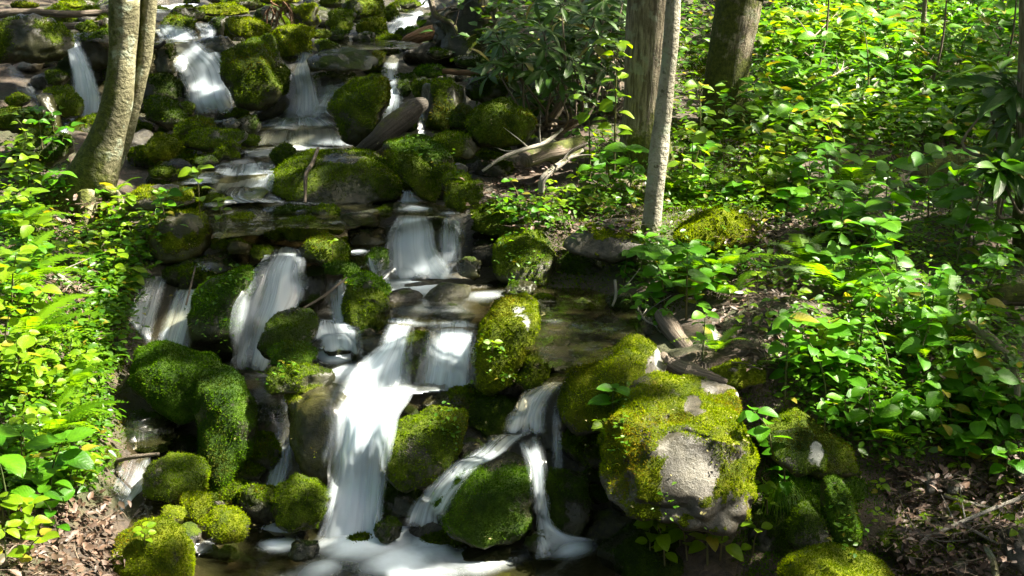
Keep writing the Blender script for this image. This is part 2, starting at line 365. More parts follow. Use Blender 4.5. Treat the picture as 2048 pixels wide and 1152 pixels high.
# ---------------------------------------------------------------- rocks
def ico(sub):
    bm = bmesh.new(); bmesh.ops.create_icosphere(bm, subdivisions=sub, radius=1.0)
    V = np.array([v.co[:] for v in bm.verts]); Fc = np.array([[v.index for v in f.verts] for f in bm.faces]); bm.free()
    return V, Fc
ICO = {s: ico(s) for s in (3, 4, 5, 6)}
MOSS_TINT = {'y': (1.95, 1.55, .7, 1), 'g': (.80, 1.05, .9, 1), 'd': (.55, .62, .6, 1), 'n': (1.15, 1.1, .8, 1)}
def tufts(V, Fc, mask, density, size, parent, seed, color, name='moss'):
    r = np.random.default_rng(seed)
    a, b, c = V[Fc[:, 0]], V[Fc[:, 1]], V[Fc[:, 2]]
    nrm = np.cross(b - a, c - a); ar = np.linalg.norm(nrm, axis=1) / 2; nrm = nrm / (2 * ar[:, None] + 1e-12)
    w = ar * np.clip(mask[Fc].mean(1) * 1.6 - .35, 0, 1) * (nrm[:, 2] > -.45) * (nrm[:, 1] < .75)
    n = int(w.sum() * density)
    if n < 3: return
    n = min(n, 30000)
    f = r.choice(len(Fc), n, p=w / w.sum()); s = r.random((n, 2)); k = s.sum(1) > 1; s[k] = 1 - s[k]
    p = a[f] + (b[f] - a[f]) * s[:, :1] + (c[f] - a[f]) * s[:, 1:]
    N = nrm[f] + r.normal(0, .5, (n, 3)) + np.array([0, 0, -.05]); N /= np.linalg.norm(N, axis=1)[:, None]
    X = np.cross(N, r.normal(0, 1, (n, 3))); X /= np.linalg.norm(X, axis=1)[:, None]
    cl = .5 + .5 * vnoise(p * 30, seed)                       # clumps of longer and shorter moss
    L = size * (.5 + r.random(n)) * (.55 + .9 * cl); W = size * (.22 + .25 * r.random(n))
    q = np.stack([p - X * W[:, None] - N * .003, p + X * W[:, None] - N * .003, p + N * L[:, None]], 1).reshape(-1, 3)
    rnd = np.repeat(np.clip(.15 + .55 * cl + r.normal(0, .22, n), 0, 1), 3)
    rnd.reshape(-1, 3)[:, 2] = np.clip(rnd.reshape(-1, 3)[:, 2] + .12, 0, 1)
    rnd2 = np.repeat(np.clip(.5 + .5 * vnoise(p * 6, seed + 5) + r.normal(0, .12, n), 0, 1), 3)
    rnd3 = np.repeat(np.clip(.5 + .5 * fbm(p * 3.2, 2, seed + 8) + r.normal(0, .08, n), 0, 1), 3)
    o = link(name, make_mesh(name, q, np.arange(3 * n).reshape(-1, 3), M['tuft'], attrs={'rnd': rnd, 'rnd2': rnd2, 'rnd3': rnd3}), parent)
    o.color = color; o['kind'] = 'stuff'
    return o
rock_n = [0]
def rock(name, label, shape, Y, moss=.6, tint='n', wet=.6, dep=.8, lean=.35, rough=.10, facets=5, dry=False, bare=(), lichen=(), sub=None, tuft=1.0, group='stones of the cascade', ex=None):
    """shape: outline polygon in photo pixels, or box x0, y0, x1, y1; the body gets its own depth, dep times its half-width"""
    rock_n[0] += 1; seed = 100 + sum(ord(c) * (i % 7 + 1) for i, c in enumerate(label)) % 997; r = np.random.default_rng(seed)
    if not isinstance(shape[0], (tuple, list)):
        x0, y0, x1, y1 = shape; th = np.linspace(0, 2 * np.pi, 15)[:-1] + r.random()
        e = 1 + r.normal(0, .07, 14)
        ct, st = np.cos(th), np.sin(th); k = (np.abs(ct) ** 2.6 + np.abs(st) ** 2.6) ** (-1 / 2.6)
        rough = max(rough, .16); shape = np.stack([(x0 + x1) / 2 + (x1 - x0) / 2 * ct * k * e, (y0 + y1) / 2 + (y1 - y0) / 2 * st * k * e], 1)
    shape = np.asarray(shape, float); lo, hi = shape.min(0), shape.max(0); c = (lo + hi) / 2
    cen = P(c[0], c[1], Y); dist = (cen - EYE) @ FWD; s = dist / F
    loc = (shape - c) * s * np.array([1, -1 / math.cos(PITCH) ** .5]); 
    th = np.linspace(-np.pi, np.pi, 181); R = np.zeros(181); A = loc; B = np.roll(loc, -1, 0)
    for i, t in enumerate(th):
        d = np.array([math.cos(t), math.sin(t)]); e = B - A
        den = d[0] * e[:, 1] - d[1] * e[:, 0]; den = np.where(abs(den) < 1e-12, 1e-12, den)
        tt = (A[:, 0] * e[:, 1] - A[:, 1] * e[:, 0]) / den; uu = (A[:, 0] * d[1] - A[:, 1] * d[0]) / den
        ok = (tt > 0) & (uu >= -1e-6) & (uu <= 1 + 1e-6); R[i] = tt[ok].max() if ok.any() else 0
    R = np.where(R > 0, R, np.median(R)); ker = np.array([1, 2, 3, 2, 1]) / 9.
    R = np.convolve(np.concatenate([R[-6:-1], R, R[1:6]]), ker, 'same')[5:-5]
    size = math.sqrt(max(1e-6, (hi - lo)[0] * (hi - lo)[1])) * s / 2
    if sub is None: sub = 3 if size < .05 else 4 if size < .22 else 5
    U, Fc = ICO[sub]
    rho = np.hypot(U[:, 0], U[:, 2]); ang = np.arctan2(U[:, 2], U[:, 0]); RR = np.interp(ang, th, R)
    ex = ex or r.uniform(.46, .74); rp = np.maximum(rho, 1e-6) ** ex
    V = np.stack([RR * np.cos(ang) * rp, dep * size * np.sign(U[:, 1]) * np.abs(U[:, 1]) ** ex, RR * np.sin(ang) * rp], 1)
    for k in range(facets):                       # a few broken faces
        n = np.array([r.normal(0, .6), -abs(r.normal(.6, .35)), r.normal(.45, .45)]) if k % 2 else np.array([r.normal(0, .35), r.normal(-.25, .25), 1.0]); n /= np.linalg.norm(n)
        ext = (V @ n).max(); d = ext * r.uniform(.66, .88); V = V - n * (np.maximum(0, V @ n - d) * .92)[:, None]
    V[:, 1] += lean * V[:, 2]
    q = V / size; nn = U
    crease = np.minimum(np.abs(fbm(q * 1.3 + seed * 1.7, 3, seed + 11)) * 2.2, 1)
    V = V + nn * (size * (rough * .9 * fbm(q * 1.5 + seed * 3.1, 3, seed) + rough * .42 * fbm(q * 5 + seed, 4, seed + 7) + rough * .7 * (crease - .75)))[:, None]
    for _ in range(2):                            # keep the body inside its own outline
        pu, pv = pix(V + cen); k = np.array([(hi[0] - lo[0]) / (pu.max() - pu.min()), 1, (hi[1] - lo[1]) / (pv.max() - pv.min())]); V = V * k
        pu, pv = pix(V + cen); V = V + np.array([((lo + hi)[0] - pu.max() - pu.min()) / 2 * s, 0, -((lo + hi)[1] - pv.max() - pv.min()) / 2 * s])
    W = V + cen
    a, b, cc = W[Fc[:, 0]], W[Fc[:, 1]], W[Fc[:, 2]]; fn = np.cross(b - a, cc - a)
    vn = np.zeros_like(W)
    for k in range(3): np.add.at(vn, Fc[:, k], fn)
    vn /= np.linalg.norm(vn, axis=1)[:, None] + 1e-12
    mk = moss * 1.1 - .27 + .50 * vn[:, 2] - .12 * vn[:, 1] + .62 * fbm(W * (1.0 / max(size, .08)), 4, seed + 3)
    pu, pv = pix(W)
    for (bu, bv, ru, rv) in bare:
        dd = np.hypot((pu - bu) / ru, (pv - bv) / rv) + .45 * fbm(W * 14, 5, seed + 9, .65); mk = mk - 1.3 * (1 - sstep(.55, 1.15, dd)) * (vn[:, 1] < .5)
    mk = np.clip(mk, 0, 1)
    lc = np.zeros(len(W))
    for (bu, bv, ru, rv) in lichen:
        dd = np.hypot((pu - bu) / ru, (pv - bv) / rv) + .3 * fbm(W * 14, 3, seed + 2); lc = np.maximum(lc, 1 - sstep(.75, 1.05, dd)); 
    mk = mk * (1 - lc)
    base = np.array([cen[0], cen[1], W[:, 2].min()])
    o = link(name, make_mesh(name, W - base, Fc, M['dry' if dry else 'rock'], attrs={'moss': mk, 'lichen': lc, 'wet': np.full(len(W), wet)}), loc=base)
    o.color = MOSS_TINT[tint]
    tag(o, label, 'rock', group); solid(W, Fc)
    if tuft and moss > .25:
        near = np.clip(Y / 5.2, .9, 2.2)
        tufts(W - base, Fc, mk, 34000 * tuft / near ** 1.6, .0078 * near ** .8, o, seed, o.color)
    return o
R_ = rock
mb = 'mossy_boulder'
# ---- upper cascade
R_(mb, 'broad dark boulder with thin moss beside the curtain fall behind the twin-stemmed tree', [(-60, 60), (0, 26), (60, 30), (110, 50), (150, 85), (142, 110), (100, 130), (0, 130), (-60, 115)], 9.2, .5, 'n', .4, dep=.6)
R_('dark_boulder', 'dark boulder half hidden behind the twin-stemmed tree', (135, 55, 235, 140), 9.55, .35, 'd')
R_('dark_boulder', 'dark wet rock ledge behind the curtain fall', [(60, 130), (150, 100), (215, 130), (220, 200), (200, 255), (120, 250), (60, 210)], 9.6, .25, 'd', dep=.5)
R_(mb, 'pointed mossy rock at the foot of the curtain fall', [(85, 178), (125, 168), (168, 210), (162, 232), (130, 238), (95, 218)], 8.75, .6)
R_('wet_slab', 'wet brown slanting slab beside the narrow rill', [(72, 185), (92, 185), (125, 240), (128, 268), (108, 262), (88, 225)], 8.6, .12, wet=1)
R_(mb, 'flat mossy rock on the bank behind the twin-stemmed tree', (-30, 215, 110, 275), 8.0, .7, 'n')
R_(mb, 'low grey-green rock on the bank at the roots of the twin-stemmed tree', (20, 255, 150, 335), 7.6, .55, 'd', .2)
R_('dark_boulder', 'small dark rock with a broken stick in the tall cascade', (305, 82, 356, 150), 9.35, .3, 'd')
R_('dark_boulder', 'square ledge with hanging wet moss beside the tall cascade', [(288, 150), (330, 146), (364, 156), (362, 200), (330, 206), (290, 200)], 9.15, .35, 'd')
R_(mb, 'long mossy slab with a thin film of water below the hanging ledge', [(285, 195), (320, 190), (375, 225), (385, 252), (340, 262), (295, 240)], 8.75, .5, 'd', 1)
R_('dark_boulder', 'dark rock step under the tall cascade', [(350, 100), (420, 70), (470, 120), (480, 225), (420, 235), (370, 215)], 9.55, .2, 'd', 1, dep=.4)
R_(mb, 'round mossy stone below the tall cascade', (348, 229, 432, 280), 8.3, .75)
R_(mb, 'bright mossy round stone beside the twin-stemmed tree', (287, 263, 367, 326), 7.9, .85, 'y')
R_(mb, 'long flat mossy stone lying on smaller stones', (364, 257, 494, 302), 8.05, .55, lean=.6)
R_(mb, 'small egg-shaped mossy stone under the long flat stone', (428, 281, 484, 320), 7.85, .8)
R_(mb, 'mossy stone beside the foaming step of the cascade', (472, 229, 522, 274), 8.45, .55, 'd')
R_('dark_boulder', 'bare dark stone split by two thin runs of water', (444, 236, 482, 262), 8.35, .1, wet=1)
R_(mb, 'mossy block at the top of the tall cascade', (318, 27, 392, 78), 10.0, .6)
R_('dark_boulder', 'dark upright stone above the forked fall', (414, 32, 452, 76), 10.3, .35, 'd')
R_(mb, 'pale-topped mossy stone against the top of the cascade', (342, 8, 414, 42), 10.9, .55)
R_(mb, 'long low mossy stone at the top of the stream', (400, 6, 500, 32), 11.4, .75, 'y')
R_(mb, 'large mossy boulder between the tall cascade and the twin fall', [(442, 88), (480, 66), (530, 70), (562, 100), (582, 150), (578, 195), (540, 224), (480, 216), (455, 180), (440, 130)], 9.0, .72, 'n', dep=.7)
R_(mb, 'slanting mossy slab behind the large mossy boulder', [(452, 45), (480, 32), (545, 62), (548, 88), (500, 84), (460, 70)], 9.75, .75, 'y')
R_(mb, 'bright mossy boulder above the twin fall', (543, 50, 630, 128), 9.5, .8, 'y')
R_('dark_boulder', 'dark square stone on the brink of the twin fall', [(628, 82), (650, 77), (682, 92), (680, 108), (640, 110)], 9.15, .35)
R_('wet_slab', 'wide grey slab with water dripping off its rim', [(613, 118), (640, 101), (690, 93), (742, 105), (757, 125), (742, 142), (690, 148), (650, 142), (622, 150)], 9.0, .2, 'd', 1, dep=.9, lean=.9)
R_('dark_boulder', 'dark rock wall under the dripping slab', [(612, 140), (700, 140), (720, 170), (700, 215), (640, 235), (600, 225), (590, 160)], 9.35, .3, 'd', 1, dep=.5)
R_('dark_boulder', 'wet dark step under the foaming cascade', [(505, 285), (540, 240), (600, 225), (650, 235), (700, 295), (600, 305)], 9.0, .15, 'd', 1, dep=.7)
R_(mb, 'tall mossy boulder leaning on the dark dead log', [(740, 147), (770, 154), (782, 190), (768, 240), (757, 275), (725, 299), (690, 292), (672, 252), (654, 226), (664, 196), (700, 186), (720, 160)], 8.4, .72, 'n')
R_(mb, 'mossy stone in the narrow run above the dead log', (774, 143, 842, 182), 9.0, .45, 'd')
R_(mb, 'flat bright mossy stone above the narrow run', (828, 128, 892, 157), 9.3, .8, 'g')
R_(mb, 'dark oval stone hanging over the narrow run', (794, 158, 824, 196), 8.85, .4, 'd')
R_(mb, 'upright mossy stone beside the narrow run', (824, 155, 860, 208), 8.75, .6)
R_(mb, 'tall mossy slab with a water-worn grey edge', [(850, 166), (900, 154), (928, 170), (926, 232), (890, 267), (850, 262), (836, 216)], 8.6, .65, 'n', bare=[(850, 200, 14, 40)])
R_(mb, 'mossy ledge under the rhododendron', (926, 150, 1016, 208), 8.8, .6, 'd')
R_(mb, 'rounded mossy boulder in the shade of the rhododendron', [(928, 245), (945, 215), (985, 194), (1030, 196), (1062, 220), (1074, 250), (1050, 285), (1000, 297), (950, 288)], 8.0, .78, 'n')
R_(mb, 'small mossy stone against the rounded boulder', (900, 209, 948, 262), 8.15, .65, 'd')
R_(mb, 'mossy boulder with tiny seedlings below the dead log', [(765, 292), (800, 270), (850, 268), (890, 300), (908, 330), (880, 342), (840, 332), (790, 310)], 7.7, .7, 'g')
R_(mb, 'flat mossy stone below the rounded boulder', [(853, 275), (900, 262), (945, 272), (962, 296), (945, 320), (900, 310), (870, 300)], 7.9, .7)
R_(mb, 'wide flat-topped mossy boulder crossed by a root in mid-stream', [(534, 357), (560, 325), (600, 305), (660, 297), (730, 305), (780, 330), (810, 365), (802, 400), (740, 417), (680, 420), (600, 404), (545, 386)], 7.6, .52, 'n', .9, dep=.85, lean=.95, facets=1, bare=[(690, 318, 45, 9)])
R_(mb, 'long loaf-shaped mossy stone beside the flat-topped boulder', [(767, 316), (790, 302), (820, 308), (852, 340), (882, 380), (876, 406), (845, 402), (810, 362), (775, 337)], 7.35, .82, 'n')
R_(mb, 'small mossy stone touching a bare grey one', (867, 325, 912, 362), 7.3, .75)
R_('grey_stone', 'bare grey stone among small mossy ones', (896, 327, 934, 352), 7.35, .1, dry=True, wet=.1)
R_(mb, 'mossy stone in the middle of a short row by the gravel', (880, 341, 946, 388), 7.15, .8)
R_(mb, 'mossy stone at the lower end of the row by the gravel', (890, 362, 968, 422), 7.0, .75)
R_(mb, 'dark mossy knob at the head of the flat-topped boulder', (540, 288, 592, 332), 8.0, .55, 'd')
R_('dark_boulder', 'wet dark flat stone in the white rapids', (444, 374, 538, 408), 7.35, .1, wet=1, lean=.8)
R_('dark_boulder', 'half-sunk dark stone above the white rapids', (390, 308, 440, 335), 7.8, .3, 'd', 1)
# ---- top rim of the stream
for lab, box, Y, ms, ti in (
        ('mossy stone at the very top beside the reddish roots', (580, 4, 642, 62), 10.6, .75, 'y'), ('dark grey stone beside the reddish roots', (512, 8, 562, 48), 10.8, .25, 'd'),
        ('square mossy boulder below the upper rim of stones', (654, 18, 712, 66), 10.4, .6, 'n'), ('wide mossy boulder on the upper rim of stones', (688, -6, 772, 44), 11.4, .75, 'n'),
        ('mossy boulder above the small upper fall', (756, 10, 802, 44), 11.9, .75, 'n'), ('mossy boulder beside the small upper fall', (712, 33, 778, 82), 10.7, .7, 'y'),
        ('pointed grey stone below the small upper fall', (706, 62, 754, 90), 10.2, .35, 'd'), ('low mossy stone in front of the square mossy boulder', (624, 58, 664, 78), 10.0, .7, 'n'),
        ('flat mossy stone at the edge of the upper pool', (655, 55, 700, 84), 10.1, .6, 'd'), ('dark stone splitting the small upper fall', (788, 55, 812, 82), 11.0, .5, 'd'),
        ('round green stone in front of the reddish log', (808, 53, 852, 78), 10.9, .85, 'g'), ('grey rock face above the reddish log', (832, 26, 894, 62), 11.4, .3, 'd'),
        ('mossy stone on the far bank by the grey log', (20, 2, 78, 18), 12.2, .9, 'y'), ('sunlit mossy mound on the far bank', (120, 2, 165, 20), 12.4, .9, 'y'),
        ('mossy stone beside the far grey log', (185, 28, 225, 66), 11.2, .7, 'n'), ('far mossy stone against the pale upper stream', (300, 12, 345, 34), 12.4, .6, 'n'),
        ('mossy stone beyond the reddish roots', (520, -18, 600, 12), 12.6, .7, 'y'), ('mossy stone at the end of the upper rim', (798, 0, 842, 18), 12.8, .6, 'n'),
        ('mossy stone beyond the wide rim boulder', (640, -20, 706, 16), 12.4, .7, 'n'), ('dark far stone beyond the long low stone', (410, -20, 520, 10), 13.0, .6, 'n')):
    R_(mb, lab, box, Y, ms, ti, .3, tuft=.7)
for lab, box, Y in (('low mossy stone on the rim of the upper pool', (855, 95, 905, 118), 9.6), ('thin flat stone at the edge of the upper pool', (760, 92, 800, 112), 9.5), ('flat dark stone below the upper pool', (905, 108, 985, 138), 9.4),
                    ('small stone wedged beside the narrow run', (740, 100, 772, 135), 9.3)):
    R_('dark_boulder', lab, box, Y, .45, 'd', .7)
# ---- middle of the stream
R_(mb, 'sunlit grey-topped boulder among small leaves on the bank', [(248, 395), (290, 374), (340, 368), (385, 378), (390, 405), (340, 425), (270, 425)], 7.0, .6, 'y', .2, dry=True, bare=[(330, 373, 30, 8)])
R_('bank_boulder', 'brown bank boulder with a mossy shoulder above the thin falls', [(295, 450), (330, 418), (385, 415), (420, 440), (425, 490), (390, 525), (330, 528), (300, 500)], 6.85, .4, 'y', .3, bare=[(355, 450, 40, 25)])
R_(mb, 'bright mossy stone at the still pool', [(438, 440), (470, 423), (505, 430), (523, 452), (505, 472), (460, 476)], 6.9, .75, 'y')
R_(mb, 'mossy stick-like stone lying in the still pool', (518, 408, 632, 442), 7.05, .55, 'd', 1)
R_(mb, 'round-topped mossy stone in the still pool', [(560, 460), (580, 436), (612, 431), (645, 445), (656, 470), (630, 484), (580, 482)], 6.8, .75, 'n')
R_(mb, 'mossy stone with a seedling on the lip of the still pool', [(598, 500), (615, 474), (650, 467), (685, 478), (703, 510), (700, 535), (650, 536), (610, 525)], 6.55, .72, 'n')
R_('grey_stone', 'grey flat-topped stone over a dark wet block', [(680, 432), (735, 418), (758, 425), (762, 455), (700, 452)], 6.95, .2, 'd', .6)
R_('dark_boulder', 'dark wet block under a grey flat-topped stone', (694, 450, 768, 498), 6.9, .15, 'd', 1)
R_(mb, 'upright mossy stone against the double fall', (732, 490, 780, 558), 6.55, .75, 'g')
R_(mb, 'small mossy stone wedged above the thin central fall', (652, 521, 718, 552), 6.4, .8, 'g')
R_(mb, 'tilted mossy stone with a seedling above the round mossy stone', [(688, 555), (715, 543), (760, 560), (784, 582), (770, 596), (720, 580)], 6.3, .7, 'g')
R_(mb, 'big round mossy stone beside the wide pool', [(682, 615), (695, 580), (730, 568), (765, 585), (780, 615), (775, 650), (740, 668), (695, 652)], 6.2, .8, 'n')
R_('dark_boulder', 'dark stone under the big round mossy stone', (705, 650, 782, 708), 6.1, .3, 'd', 1)
R_('dark_boulder', 'dark wet stone behind the thin central fall', [(588, 545), (625, 530), (652, 545), (655, 600), (630, 620), (595, 610)], 6.55, .25, 'd', 1)
R_('dark_boulder', 'wet stone veiled by the thin central fall', (640, 650, 712, 715), 6.15, .25, 'd', 1)
R_('dark_boulder', 'rock step behind the broad silky fall', [(500, 545), (545, 520), (600, 525), (605, 620), (560, 700), (480, 740), (470, 650)], 6.6, .25, 'd', 1, dep=.5)
R_('bank_boulder', 'dark brown boulder with a flat top in the lower fall', [(513, 695), (530, 640), (560, 617), (620, 616), (640, 640), (636, 682), (600, 712), (540, 720)], 5.95, .42, 'd', .8)
R_(mb, 'mossy stone stacked under the dark brown boulder', (532, 682, 634, 738), 5.75, .85, 'g')
R_(mb, 'flat mossy stone above the tall wet slab', (528, 727, 668, 790), 5.6, .75, 'n')
R_(mb, 'mossy rock mass between the thin falls and the broad silky fall', [(374, 585), (420, 541), (470, 530), (512, 545), (508, 600), (492, 650), (475, 700), (430, 735), (385, 700), (374, 640)], 6.25, .55, 'g', .7)
R_('dark_boulder', 'dark rock wall behind the two thin falls', [(255, 600), (290, 560), (350, 545), (395, 545), (400, 640), (390, 710), (320, 715), (250, 700)], 6.65, .25, 'd', 1, dep=.5)
R_('dark_boulder', 'rock ledge from which the thin falls drop', [(340, 525), (420, 505), (480, 500), (500, 530), (420, 555), (340, 560)], 6.75, .35, 'd', 1)
R_('dark_boulder', 'tall rock face behind the double fall', [(765, 440), (820, 428), (925, 438), (930, 500), (915, 556), (850, 562), (775, 556)], 7.02, .25, 'd', 1, dep=.45, lean=.1)
R_('wet_slab', 'brown wet stone at the foot of the double fall', (912, 515, 965, 560), 6.75, .2, 'n', 1)
R_(mb, 'mossy block between the two lower curtain falls', [(805, 672), (835, 660), (860, 672), (858, 740), (850, 800), (812, 800), (800, 740)], 5.85, .45, 'n', 1)
R_('dark_boulder', 'dark rock wall behind the two lower curtain falls', [(720, 665), (800, 650), (955, 668), (950, 805), (860, 815), (700, 815)], 6.0, .2, 'd', 1, dep=.28, lean=.05)
for lab, box, Y, ms in (('small mossy stone at the outlet of the quiet green pool', (530, 452, 575, 482), 6.85, .7), ('round mossy stone in the quiet green pool', (625, 408, 680, 438), 7.0, .75), ('mossy stone beside the grey flat-topped stone', (650, 440, 690, 470), 6.9, .7), ('dark wet stone on the lip of the still pool', (455, 478, 505, 508), 6.75, .4),
                        ('mossy stone at the mouth of the broad silky fall', (500, 488, 545, 520), 6.6, .65), ('small mossy stone under the flat-topped boulder', (745, 412, 785, 436), 7.0, .7), ('mossy stone splitting the white rapids', (405, 388, 450, 418), 7.2, .65), ('low mossy stone beside the bank boulder', (418, 470, 465, 500), 6.85, .6),
                        ('mossy stone between the tall cascade and the hanging ledge', (350, 205, 392, 238), 8.8, .65), ('mossy stone beside the domed step of foam', (476, 268, 520, 296), 8.3, .7), ('mossy stone in the shallows by the twin-stemmed tree', (300, 330, 352, 362), 7.6, .7), ('flat mossy stone in the shallows', (352, 336, 402, 360), 7.5, .6), ('mossy stone under the narrow rill', (10, 185, 60, 215), 8.7, .6), ('dark mossy stone behind the pointed rock at the curtain fall', (90, 140, 140, 172), 9.0, .6), ('mossy stone at the rim above the curtain fall', (150, 40, 200, 66), 10.2, .7)):
    R_(mb, lab, box, Y, ms, 'n', .6)
# ---- lower stream
R_(mb, 'huge mossy boulder sloping towards the lower pool', [(252, 692), (300, 681), (360, 705), (425, 714), (455, 760), (440, 830), (385, 850), (330, 828), (280, 772), (254, 732)], 5.8, .85, 'g', dep=.8, lean=.3, tuft=1.2, ex=.78, facets=3)
R_(mb, 'long mossy slab hanging from the huge mossy boulder down to the lower pool', [(398, 728), (440, 738), (490, 790), (514, 850), (508, 920), (482, 962), (450, 1002), (418, 998), (402, 950), (395, 880), (388, 800)], 5.6, .88, 'g', dep=.75, lean=.3, tuft=1.2, ex=.8, facets=3)
R_('dark_boulder', 'shaded rock under the huge mossy boulder', [(330, 800), (400, 830), (430, 950), (400, 1010), (330, 960), (310, 860)], 5.85, .3, 'd', .8)
R_('wet_slab', 'wet stone with a small trickle beside the ferns', (212, 824, 348, 912), 5.65, .3, 'd', 1, lean=.7)
R_(mb, 'wet mossy stone above the brown side pool', [(285, 935), (330, 905), (400, 912), (420, 945), (412, 1000), (350, 1010), (295, 995)], 5.3, .55, 'n', 1)
R_(mb, 'bright mossy hummock at the edge of the lower pool', [(402, 1045), (430, 1012), (470, 1015), (500, 1045), (498, 1080), (450, 1090), (405, 1080)], 5.05, .92, 'y', tuft=1.3)
R_(mb, 'small bright mossy stone next to the mossy hummock', (360, 985, 424, 1070), 5.12, .92, 'y', tuft=1.3)
R_(mb, 'low mossy stone touching the brown side pool', (318, 1010, 372, 1056), 5.0, .75, 'y')
R_(mb, 'sunlit mossy stone with a leafy seedling by the lower pool', [(220, 1085), (245, 1045), (300, 1035), (350, 1055), (388, 1095), (390, 1150), (340, 1185), (250, 1175), (225, 1130)], 4.72, .92, 'y', tuft=1.3)
R_('grey_stone', 'smooth grey stone with water sliding over it by the hummock', (345, 1045, 402, 1100), 4.95, .15, 'n', .9, dry=True)
R_('wet_slab', 'tall wet slab with a mossy edge beside the main waterfall', [(570, 802), (588, 766), (640, 750), (685, 760), (712, 812), (700, 880), (668, 962), (632, 972), (600, 932), (580, 872)], 5.5, .38, 'y', 1, dep=.6, bare=[(665, 820, 58, 105)])
R_(mb, 'mossy stone below the tall wet slab', (544, 950, 660, 1062), 5.2, .75, 'n')
R_('dark_boulder', 'dark wet rock in the trickle below the huge mossy boulder', [(500, 800), (560, 790), (585, 870), (560, 960), (510, 1000), (480, 960), (510, 900)], 5.85, .3, 'd', 1)
R_('dark_boulder', 'dark rock core behind the main waterfall', [(650, 830), (760, 815), (800, 850), (790, 1080), (650, 1080)], 5.75, .15, 'd', 1, dep=.35, lean=.05)
R_(mb, 'wedge-shaped mossy boulder beside the main waterfall', [(763, 892), (790, 865), (830, 840), (880, 812), (915, 811), (937, 835), (930, 882), (902, 932), (860, 967), (810, 987), (775, 972), (760, 932)], 5.3, .82, 'n', dep=.6, tuft=1.2)
R_('dark_boulder', 'dark mossy stone under the wedge-shaped boulder', (755, 950, 862, 1040), 5.35, .5, 'd', .9)
R_(mb, 'small rounded stone at the foot of the main waterfall', (750, 1030, 804, 1088), 5.1, .55, 'd', 1)
R_(mb, 'broad mossy boulder rising from the lower pool', [(862, 1017), (880, 980), (920, 940), (970, 915), (1020, 905), (1056, 925), (1072, 980), (1066, 1052), (1030, 1087), (970, 1097), (910, 1082), (873, 1052)], 5.12, .74, 'g', .8, dep=.8, tuft=1.2, bare=[(1000, 918, 55, 18)])
R_(mb, 'dark mossy boulder under the thin fall', [(1084, 960), (1110, 935), (1150, 935), (1182, 980), (1186, 1040), (1160, 1082), (1110, 1080), (1088, 1040)], 5.2, .55, 'd', .8)
R_('dark_boulder', 'small dark stone in the spray below the thin fall', (1046, 1060, 1108, 1115), 5.0, .2, 'd', 1)
R_('dark_boulder', 'dark stone between the wedge-shaped boulder and the thin fall', (915, 875, 972, 925), 5.4, .25, 'd', 1)
R_('dark_boulder', 'sunken brown boulder in the lower pool', (905, 1095, 1075, 1180), 4.95, .1, wet=1, lean=.8)
R_('dark_boulder', 'dark wet stone at the end of the lower pool', (575, 1080, 640, 1125), 5.0, .2, 'd', 1)
R_(mb, 'dark mossy rock below the upright sunlit stone', [(926, 790), (980, 778), (1050, 782), (1066, 830), (1040, 880), (980, 888), (935, 850)], 5.6, .65, 'd')
R_(mb, 'leaning mossy rock beside the upright sunlit stone', [(1030, 760), (1050, 715), (1085, 694), (1108, 710), (1095, 755), (1060, 785)], 5.6, .75, 'n')
R_(mb, 'upright sunlit mossy stone with pale lichen streaks', [(942, 722), (958, 660), (985, 615), (1030, 587), (1066, 597), (1080, 630), (1072, 672), (1052, 722), (1022, 772), (980, 792), (946, 772)], 5.72, .8, 'y', .3, dep=.85, tuft=1.2, lichen=[(1052, 640, 6, 26), (1040, 620, 10, 12)])
R_('dark_boulder', 'dark rock behind the thin fall', [(1040, 790), (1090, 745), (1150, 750), (1165, 850), (1140, 940), (1060, 910)], 5.55, .25, 'd', 1, dep=.5)
R_('dark_boulder', 'reddish dark stone at the spout of the thin fall', (1095, 715, 1150, 752), 5.7, .1, wet=1)
R_('dark_boulder', 'low dark stone damming the shallow pool', (1135, 680, 1230, 722), 5.75, .25, 'd', 1)
R_('dark_boulder', 'dark back of the bed under the big yellow-mossed boulder', [(1150, 860), (1230, 850), (1260, 1050), (1190, 1080), (1150, 1000)], 5.45, .2, 'd', .9, dep=.5)
R_(mb, 'pointed mossy rock with a lichened crest behind the big yellow-mossed boulder', [(1116, 842), (1130, 772), (1160, 741), (1230, 720), (1278, 668), (1306, 690), (1334, 742), (1310, 800), (1245, 840), (1180, 870), (1138, 872)], 5.4, .75, 'y', .3, dry=True, dep=.7, lichen=[(1316, 712, 6, 18)], bare=[(1310, 740, 14, 24)])
R_(mb, 'big yellow-mossed boulder with a bare brown face', [(1196, 905), (1212, 860), (1250, 808), (1290, 765), (1340, 746), (1400, 754), (1470, 763), (1508, 785), (1518, 830), (1504, 900), (1494, 960), (1488, 1030), (1450, 1068), (1380, 1064), (1310, 1056), (1230, 1032), (1198, 992)], 5.0, .82, 'y', .1, dep=.85, lean=.45, dry=True, sub=6, tuft=1.5, facets=6, ex=.42,
   bare=[(1368, 965, 56, 88), (1388, 812, 24, 22), (1440, 1035, 60, 40), (1455, 772, 60, 14)], lichen=[(1490, 785, 22, 14)], rough=.11)
R_(mb, 'dark mossy footstone under the big yellow-mossed boulder', [(1192, 1100), (1220, 1045), (1300, 1040), (1400, 1060), (1470, 1090), (1460, 1190), (1300, 1200), (1200, 1190)], 5.0, .62, 'd', .5)
